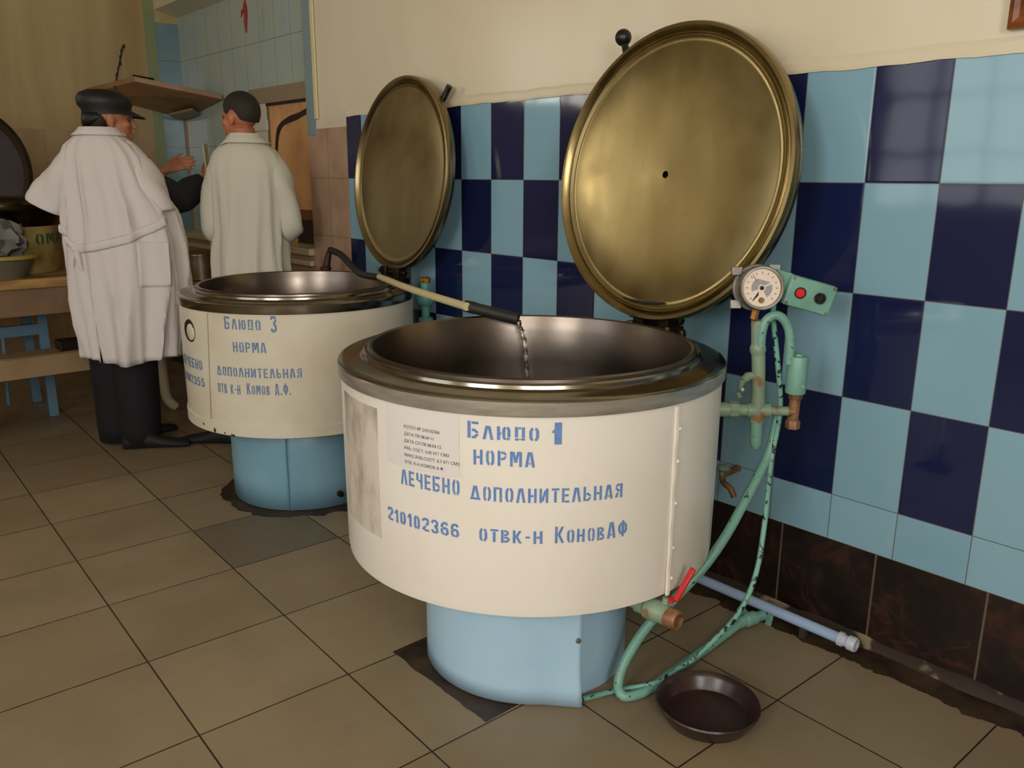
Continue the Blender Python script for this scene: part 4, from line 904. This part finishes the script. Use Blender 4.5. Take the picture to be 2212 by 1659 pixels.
def hand(m, w, d, nrm, thumb, curl=0.5, k=1.0):
    """w wrist, d pointing direction, nrm palm normal, thumb side direction"""
    d = V(d).normalized(); nrm = V(nrm); nrm = (nrm - d * nrm.dot(d)).normalized(); t = d.cross(nrm)
    if t.dot(V(thumb)) < 0: t = -t
    w = V(w)
    m.loft([[w + d * (x * k) + t * (wd * k * cos(2 * pi * j / 14)) + nrm * (th * k * sin(2 * pi * j / 14)) for j in range(14)] for x, wd, th in ((-0.02, .026, .021), (0.0, .027, .020), (0.03, .036, .017), (0.07, .042, .015), (0.09, .041, .013), (0.098, .034, .009))])
    for i, (o, L_, r) in enumerate(((0.031, 0.072, .0092), (0.0105, 0.080, .0095), (-0.0105, 0.075, .0090), (-0.031, 0.058, .0080))):
        p = w + (d * 0.088 + t * o) * k; dd = (d + t * o * 2.2).normalized(); pts = [p]; c = curl * (0.7 + 0.14 * i)
        for s_, fr in enumerate((0.45, 0.32, 0.23)):
            dd = (Quaternion(d.cross(nrm), 0) @ dd); ax = dd.cross(nrm).normalized(); dd = Quaternion(ax, c) @ dd
            p = p + dd * (L_ * fr * k); pts.append(p)
        m.tube(pts, [r * k, r * k, r * .92 * k, r * .75 * k], 10); m.ball(pts[-1], r * .75 * k, 8)
    p = w + (d * 0.025 + t * 0.030) * k; dd = (d * 0.75 + t * 0.75 + nrm * 0.25).normalized(); pts = [p]
    for fr in (0.036, 0.030, 0.024):
        p = p + dd * fr * k; pts.append(p); dd = (dd + d * 0.35 + nrm * curl * 0.25).normalized()
    m.tube(pts, [.013 * k, .0115 * k, .010 * k, .008 * k], 10); m.ball(pts[-1], .008 * k, 8)
def robe_surface(P, rows, folds, slit=None):
    """rows (z, a, b, ra, rb, amp); returns point(phi, z, lift)"""
    def at(z):
        rows_ = rows
        if z >= rows_[0][0]: return rows_[0][1:]
        for r0, r1 in zip(rows_, rows_[1:]):
            if r1[0] <= z <= r0[0]:
                t = (r0[0] - z) / (r0[0] - r1[0]); t = t * t * (3 - 2 * t) * 0.4 + t * 0.6
                return tuple(x + (y - x) * t for x, y in zip(r0[1:], r1[1:]))
        return rows_[-1][1:]
    def S(phi, z, lift=0.0):
        a, b, ra, rb, amp = at(z)
        f = sum(k * (1.0 - 2.0 * abs(sin(n * phi / 2 + ph + sl * z)) ** 0.8) for n, k, ph, sl in folds)
        q = 1 + amp * f
        return P(a + (ra * q + lift) * cos(phi), b + (rb * q + lift) * sin(phi), z)
    return S
def sleeve(m, P, pts, seg=20, fold=0.05, cap=False):
    """pts (a, b, z, r)"""
    C = [P(*p[:3]) for p in pts]; R_ = [p[3] for p in pts]; C, R_ = spline(C, R_, 5)
    t = [(C[min(i + 1, len(C) - 1)] - C[max(i - 1, 0)]).normalized() for i in range(len(C))]
    u = t[0].orthogonal().normalized(); rings = []
    for i, p in enumerate(C):
        if i: u = t[i - 1].rotation_difference(t[i]) @ u; u = (u - t[i] * u.dot(t[i])).normalized()
        w_ = t[i].cross(u)
        rings.append([p + (u * cos(2 * pi * j / seg) + w_ * sin(2 * pi * j / seg)) * R_[i] * (1 + fold * sin(3 * 2 * pi * j / seg + i * .35) + fold * .6 * sin(i * 0.9 + j)) for j in range(seg)])
    m.loft(rings, False, cap)

# ---- person in the black cap
P1 = Fig((-1.05, 4.42, 0))
p1 = thing('person', 'person in a loose white smock and black leather cap, seen from behind', 'person', P1.b)
b = MB()
ell(b, P1, [(0.08, 0.02, 0.82, .17, .14), (0.08, 0.02, 1.0, .19, .15), (0.07, 0.02, 1.2, .19, .13), (0.055, 0.0, 1.38, .18, .10), (0.05, -0.005, 1.45, .15, .075), (0.05, 0.0, 1.50, .07, .065), (0.06, 0.015, 1.58, .060, .062)])
for a0, a1 in ((-0.06, -0.05), (0.125, 0.085)):
    b.tube([P1(0.02 if a0 < 0 else .13, 0.0, 0.90), P1(a0 + .02, 0, 0.72), P1(a0 + .01, 0.02, 0.48), P1(a1, 0.0, 0.10)], [.10, .085, .060, .045], 16)
    b.loft([[P1(a1 + sx * rr * .9, sy * rr * 1.1, z) for sx, sy in [(cos(2 * pi * j / 12), sin(2 * pi * j / 12)) for j in range(12)]] for z, rr in ((0.02, .04), (0.12, .045))])
# right arm: upper arm, forearm raised forward; left arm brought across in front
b.tube([P1(0.20, 0.0, 1.42), P1(0.27, 0.08, 1.31), P1(0.30, 0.20, 1.255)], [.062, .052, .046], 16)
b.tube([P1(0.30, 0.20, 1.255), P1(0.345, 0.30, 1.30), P1(0.385, 0.37, 1.35)], [.046, .040, .028], 16)
b.tube([P1(-0.12, 0.0, 1.42), P1(-0.10, 0.14, 1.28), P1(-0.02, 0.28, 1.25)], [.060, .050, .042], 16)
b.tube([P1(-0.02, 0.28, 1.25), P1(0.08, 0.33, 1.33), P1(0.185, 0.36, 1.395)], [.042, .036, .027], 16)
hand(b, P1(0.388, 0.375, 1.352), RH * 0.30 + FH * .25 + V((0, 0, 0.9)), RH * .5 + FH * .8, FH, 0.95, 0.95)
hand(b, P1(0.187, 0.362, 1.397), RH * 0.93 + V((0, 0, 0.30)), FH * .8 + V((0, 0, -.5)), V((0, 0, 1)), 0.26, 0.95)
H1, R31 = head(b, P1, (0.078, 0.03, 1.625), (0.86, 0.50), 0.04)
b.build('body', SKIN, p1, remesh=0.005)
# dark long sleeve showing on the raised forearm
m = MB(); sleeve(m, P1, [(0.24, 0.04, 1.35, .050), (0.28, 0.10, 1.295, .066), (0.305, 0.20, 1.255, .076), (0.338, 0.285, 1.290, .072), (0.375, 0.345, 1.330, .050)], fold=.03); m.build('dark_sleeve', NAVY, p1, solid=0.004)
# smock
rows1 = [(1.575, 0.033, 0.0, .078, .076, 0.01), (1.545, 0.03, -0.005, .105, .088, 0.03), (1.50, 0.035, -0.01, .165, .105, 0.05), (1.44, 0.045, -0.01, .203, .126, 0.10), (1.32, 0.06, 0.0, .226, .158, 0.13),
         (1.18, 0.085, 0.02, .270, .198, 0.14), (1.04, 0.093, 0.03, .288, .218, 0.11), (0.82, 0.098, 0.03, .286, .230, 0.14), (0.64, 0.095, 0.02, .262, .220, 0.17), (0.47, 0.088, 0.01, .240, .202, 0.19)]
S1 = robe_surface(P1, rows1, [(6, .50, .4, 1.3), (10, .45, 1.3, -1.6), (16, .25, 2.0, 0.8)])
m = MB(); n = 150; phs = radians(-113); rings = []
zs = [1.575 - (1.575 - 0.47) * i / 44 for i in range(45)]
for z in zs:
    g = max(0.0, (0.84 - z) / 0.37); gap = 0.055 * g ** 1.3
    rings.append([S1(phs + gap * .6 + (2 * pi - gap) * j / n, z - (0.012 * sin(3 * j / n * 2 * pi) if z < 0.48 else 0), 0.0) for j in range(n + 1)])
m.loft(rings, False, False, False)
# wide short sleeves
sleeve(m, P1, [(-0.045, -0.01, 1.495, .056), (-0.13, -0.005, 1.405, .070), (-0.212, 0.0, 1.298, .080), (-0.262, 0.0, 1.215, .094)], fold=.12)
sleeve(m, P1, [(0.125, -0.01, 1.485, .060), (0.195, -0.005, 1.395, .078), (0.245, 0.0, 1.29, .086), (0.266, 0.0, 1.188, .094)], fold=.09)
robe = m.build('smock', COAT1, p1, solid=0.004, angle=60)
m = MB(); rings = []
for j in range(40):
    ph = 2 * pi * j / 40
    rings.append([S1(ph, 1.565, .004), S1(ph, 1.585, .012), S1(ph, 1.572, .020), S1(ph, 1.548, .022)])
m.loft(rings + [rings[0]], False, False, False); m.build('collar', COAT1, robe, solid=0.003)
def ribbon(S, pts, wd, lift, mat, name, parent):
    m = MB(); rg = []
    for i in range(len(pts) - 1):
        for k in range(10):
            t = k / 10; ph = pts[i][0] + (pts[i + 1][0] - pts[i][0]) * t; z = pts[i][1] + (pts[i + 1][1] - pts[i][1]) * t
            rg.append([S(ph, z - wd / 2, lift), S(ph, z - wd / 4, lift + .005), S(ph, z + wd / 4, lift + .005), S(ph, z + wd / 2, lift)])
    m.loft(rg, False, False, False); return m.build(name, mat, parent, solid=0.002)
rd = radians
ribbon(S1, [(rd(-178), 1.15), (rd(-150), 1.10), (rd(-128), 1.02), (rd(-100), 1.035), (rd(-70), 1.07), (rd(-45), 1.115), (rd(-20), 1.17)], 0.042, 0.006, COAT1, 'belt', robe)
m = MB(); kq = S1(rd(-128), 1.02, 0.014); m.ball(kq, (0.022, 0.016, 0.018), 12)
m.tube([kq, kq + V((0.0, -0.012, -0.05)), kq + V((0.01, -0.01, -0.10))], [.012, .013, .008], 8); m.tube([kq, kq - RH * .02 + V((0, 0, -0.04)), kq - RH * .03 + V((0, 0, -0.085))], [.010, .012, .007], 8)
m.build('belt_knot', COAT1, robe)
m = MB(); rings = []
for i in range(13):
    z = 1.055 - 0.215 * i / 12
    rings.append([S1(rd(-62 + 31 * j / 10) + (z - .95) * .10, z, 0.007 if 0 < j < 10 else 0.001) for j in range(11)])
m.loft(rings, False, False, False); m.build('pocket', COAT1, robe, solid=0.004)
# trousers and shoes
m = MB()
for a0, a1, bb_ in ((-0.055, -0.05, 0.03), (0.125, 0.085, -0.02)):
    rings = []
    for z, a, r in ((0.95, a0 * .8 + .015, .13), (0.70, a0 + .01, .115), (0.45, a1 + .01, .105), (0.25, a1 + .005, .100), (0.10, a1, .097), (0.022, a1, .093)):
        rings.append([P1(a + r * cos(2 * pi * j / 20) * (1 + .04 * sin(3 * j + z * 20)), bb_ + r * 1.05 * sin(2 * pi * j / 20), z) for j in range(20)])
    m.loft(rings, True, False)
m.build('trousers', NAVY, p1, solid=0.003)
def shoe(P, heel, d, L_, mat, parent):
    m = MB(); d = V(d).normalized(); sd = V((-d.y, d.x, 0)); h = P(*heel); rg = []
    for x, w_, z in ((-.01, .026, .055), (0.0, .034, .07), (.05, .038, .095), (.11, .036, .085), (.16, .043, .060), (.21, .046, .048), (.25, .042, .040), (.28, .026, .030)):
        k = L_ / .28; c_ = h + d * x * k
        rg.append([c_ + sd * (w_ * cos(t)) + V((0, 0, max(0.003, z * .5 + z * .5 * sin(t)))) for t in [2 * pi * j / 16 for j in range(16)]])
    m.loft(rg); return m.build('shoe', mat, parent)
shoe(P1, (-0.06, 0.06, 0), RH * .75 + FH * .65, .29, SHOEM, p1)
shoe(P1, (0.035, -0.09, 0), RH * .97 + FH * .2, .31, SHOEM, p1)
# cap: soft crown, band, peak
cp = MB()
def hring(H, s0, f0, u, rs, rf, seg=32, tilt=0.0): return [H(s0 + rs * cos(2 * pi * j / seg), f0 + rf * sin(2 * pi * j / seg), u + tilt * sin(2 * pi * j / seg)) for j in range(seg)]
cp.loft([hring(H1, 0, -.014, .018, .082, .108, tilt=.010), hring(H1, 0, -.014, .045, .084, .110, tilt=.010), hring(H1, 0, -.020, .062, .093, .121, tilt=.008), hring(H1, 0, -.024, .085, .095, .122, tilt=.002), hring(H1, 0, -.026, .108, .084, .107, tilt=-.003), hring(H1, 0, -.026, .126, .060, .076), hring(H1, 0, -.024, .133, .025, .03), hring(H1, 0, -.022, .134, .004, .004)], False, True)
cap = cp.build('cap', LEATH, p1, angle=60)
m = MB(); rg = []
for i in range(17):
    t = radians(20 + 140 * i / 16); k = sin(pi * i / 16)
    inner = H1(.084 * cos(t), -.015 + .110 * sin(t), .026 + .012 * sin(t)); outer = H1(.088 * cos(t), -.015 + .112 * sin(t) + .060 * k, .022 - .012 * k)
    rg.append([inner, outer, outer + V((0, 0, .005)), inner + V((0, 0, .006))])
m.loft(rg); m.build('peak', LEATH, cap)
m = MB(); m.ball(H1(0, -.052, -.005), (.074, .064, .066), 18, R31); m.build('hair', HAIR, p1)
m = MB(); rg = []
for i in range(25):
    t = radians(205 + 130 * i / 24); k = sin(pi * i / 24) ** .5
    rg.append([H1(.084 * cos(t), -.014 + .110 * sin(t), .022), H1(.089 * cos(t), -.014 + .114 * sin(t), .0 - .01 * k), H1(.088 * cos(t), -.012 + .110 * sin(t), .005 - .05 * k)])
m.loft(rg, False, False, False); m.build('neck_flap', LEATH, cap, solid=0.004)
# paper held up in the raised hand
m = MB(); q = P1(0.405, 0.36, 1.452); m.box(q, (0.006, 0.055, 0.15), Matrix.Rotation(radians(-42), 3, 'Z') @ Matrix.Rotation(radians(14), 3, 'X'))
m.v = [v + V((0.004 * sin(v.z * 30), 0, 0)) for v in m.v]
tag(m.build('card', PAPER3, smooth=False), 'pale greenish card held up by the person in the cap', 'card')

# ---- bareheaded person in the long white coat
P2 = Fig((-0.414, 4.187, 0))
p2 = thing('person', 'bareheaded person with short dark hair in a long white coat, looking left', 'person', P2.b)
b = MB()
ell(b, P2, [(0.02, 0.0, 0.82, .14, .09), (0.02, 0.0, 1.0, .14, .09), (0.02, 0.0, 1.2, .155, .095), (0.018, 0.0, 1.38, .165, .09), (0.015, -0.005, 1.44, .14, .07), (0.012, 0.0, 1.50, .065, .062), (0.008, 0.012, 1.60, .058, .060)])
for a0, a1, bb_ in ((-0.07, -0.09, -.06), (0.11, 0.12, 0.05)):
    b.tube([P2(a0, 0.0, 0.90), P2(a0, 0, 0.72), P2((a0 + a1) / 2, bb_ * .5, 0.48), P2(a1, bb_, 0.10)], [.070, .068, .055, .042], 16)
    b.loft([[P2(a1 + .04 * cos(2 * pi * j / 12), bb_ + .05 * sin(2 * pi * j / 12), z) for j in range(12)] for z in (0.02, 0.12)])
b.tube([P2(-0.12, 0.0, 1.42), P2(-0.15, -0.01, 1.27), P2(-0.172, 0.0, 1.12)], [.056, .048, .042], 16)
b.tube([P2(-0.172, 0.0, 1.12), P2(-0.14, 0.14, 1.10), P2(-0.09, 0.24, 1.13)], [.042, .037, .027], 16)
b.tube([P2(0.16, 0.0, 1.42), P2(0.20, -0.01, 1.27), P2(0.23, 0.0, 1.13)], [.056, .048, .042], 16)
b.tube([P2(0.23, 0.0, 1.13), P2(0.20, 0.14, 1.11), P2(0.14, 0.24, 1.13)], [.042, .037, .027], 16)
hand(b, P2(-0.085, 0.245, 1.132), RH * .5 + FH * .8 + V((0, 0, .1)), V((0, 0, -1)) + RH * .3, RH, 0.5)
hand(b, P2(0.135, 0.245, 1.132), -RH * .5 + FH * .8 + V((0, 0, .1)), V((0, 0, -1)) - RH * .3, -RH, 0.5)
H2, R32 = head(b, P2, (-0.004, 0.02, 1.652), (-0.90, 0.42), 0.05)
b.build('body', SKIN2, p2, remesh=0.005)
# hair: a close-cropped shell down to the nape
m = MB(); rg = []; seg = 40
for i in range(22):
    th = radians(4 + 123 * i / 21); ring = []
    for j in range(seg):
        ph = 2 * pi * j / seg                       # 90 deg = forward
        dg_ = (math.degrees(ph) - 90) % 360; dg_ = min(dg_, 360 - dg_)          # 0 forward, 180 back
        tab = ((0, 50), (25, 54), (48, 60), (60, 88), (70, 100), (80, 92), (92, 84), (104, 92), (118, 116), (150, 124), (180, 126))
        for (x0, y0), (x1, y1) in zip(tab, tab[1:]):
            if x0 <= dg_ <= x1: lim = y0 + (y1 - y0) * (dg_ - x0) / (x1 - x0); break
        t2 = min(th, radians(lim))
        ring.append(H2(.0790 * sin(t2) * cos(ph), -.012 + .1020 * sin(t2) * sin(ph), .030 + (.0945 if t2 < pi / 2 else .105) * cos(t2)))
    rg.append(ring)
m.loft(rg, True, False); m.build('hair', HAIR, p2, solid=0.003)
EYE = M('eye', (74, 54, 44), 0.25)
for q in (-1, 1):
    for H_, p_ in ((H1, p1), (H2, p2)):
        m = MB(); m.ball(H_(q * .031, .078, .003), .0085, 12); m.build('eye', EYE, p_)
rows2 = [(1.545, 0.012, 0.0, .076, .072, 0.0), (1.52, 0.015, -0.005, .115, .090, 0.01), (1.47, 0.02, -0.01, .170, .106, 0.02), (1.40, 0.022, -0.01, .198, .122, 0.04), (1.27, 0.022, 0.0, .198, .136, 0.09),
         (1.10, 0.015, 0.0, .193, .136, 0.11), (0.95, 0.005, 0.0, .203, .144, 0.13), (0.70, 0.005, 0.0, .220, .162, 0.12), (0.45, 0.005, 0.0, .230, .172, 0.14)]
S2 = robe_surface(P2, rows2, [(5, .5, 1.1, 0.8), (9, .5, .3, -1.2), (14, .25, 2.0, 0.6)])
m = MB(); n = 130; rings = []
for i in range(45):
    z = 1.555 - (1.555 - 0.45) * i / 44
    rings.append([S2(2 * pi * j / n, z) for j in range(n)])
m.loft(rings, False, False)
sleeve(m, P2, [(-0.06, -0.01, 1.455, .070), (-0.112, -0.012, 1.385, .070), (-0.142, -0.01, 1.30, .066), (-0.170, -0.01, 1.15, .062), (-0.170, 0.0, 1.09, .060), (-0.155, 0.06, 1.075, .056), (-0.12, 0.16, 1.10, .052), (-0.10, 0.23, 1.125, .046)], fold=.08)
sleeve(m, P2, [(0.115, -0.01, 1.445, .070), (0.172, -0.012, 1.375, .070), (0.205, -0.01, 1.27, .064), (0.228, -0.01, 1.15, .058), (0.228, 0.0, 1.10, .056), (0.21, 0.06, 1.09, .054), (0.18, 0.16, 1.11, .050), (0.15, 0.23, 1.125, .046)], fold=.08)
coat = m.build('coat', COAT2, p2, solid=0.004, angle=60)
m = MB(); rings = []
for j in range(41):
    ph = 2 * pi * j / 40
    dz = -0.028 * max(0.0, cos(ph - radians(150))) ** 0.7 if cos(ph - radians(150)) > 0 else 0.0
    D = V((0, 0, dz))
    rings.append([S2(ph, 1.540, .003) + D, S2(ph, 1.566, .004) + D, S2(ph, 1.573, .009) + D, S2(ph, 1.556, .018) + D, S2(ph, 1.526, .026) + D])
m.loft(rings, False, False, False); m.build('collar', COAT2, coat, solid=0.003)
m = MB(); rg = []
for i in range(30):
    z = 1.53 - 1.05 * i / 29; ph = rd(-88) + .02 * sin(i)
    rg.append([S2(ph - .012, z, .000), S2(ph - .006, z, .004), S2(ph + .006, z, .004), S2(ph + .012, z, .000)])
m.loft(rg, False, False, False); m.build('back_seam', COAT2, coat)
m = MB()
for a0, a1, bb_ in ((-0.07, -0.09, -.06), (0.11, 0.12, 0.05)):
    rings = []
    for z, a, r in ((0.85, a0, .085), (0.70, a0, .090), (0.45, (a0 + a1) / 2, .092), (0.22, a1, .085), (0.06, a1, .082)):
        rings.append([P2(a + r * cos(2 * pi * j / 20), bb_ * min(1, (0.95 - z) / .6) + r * sin(2 * pi * j / 20), z) for j in range(20)])
    m.loft(rings, True, False)
m.build('trousers', NAVY, p2, solid=0.003)
shoe(P2, (-0.05, -0.24, 0), -RH * .98 + FH * .05, .30, SHOEM, p2)
shoe(P2, (0.16, 0.0, 0), -RH * .8 + FH * .5, .29, SHOEM, p2)
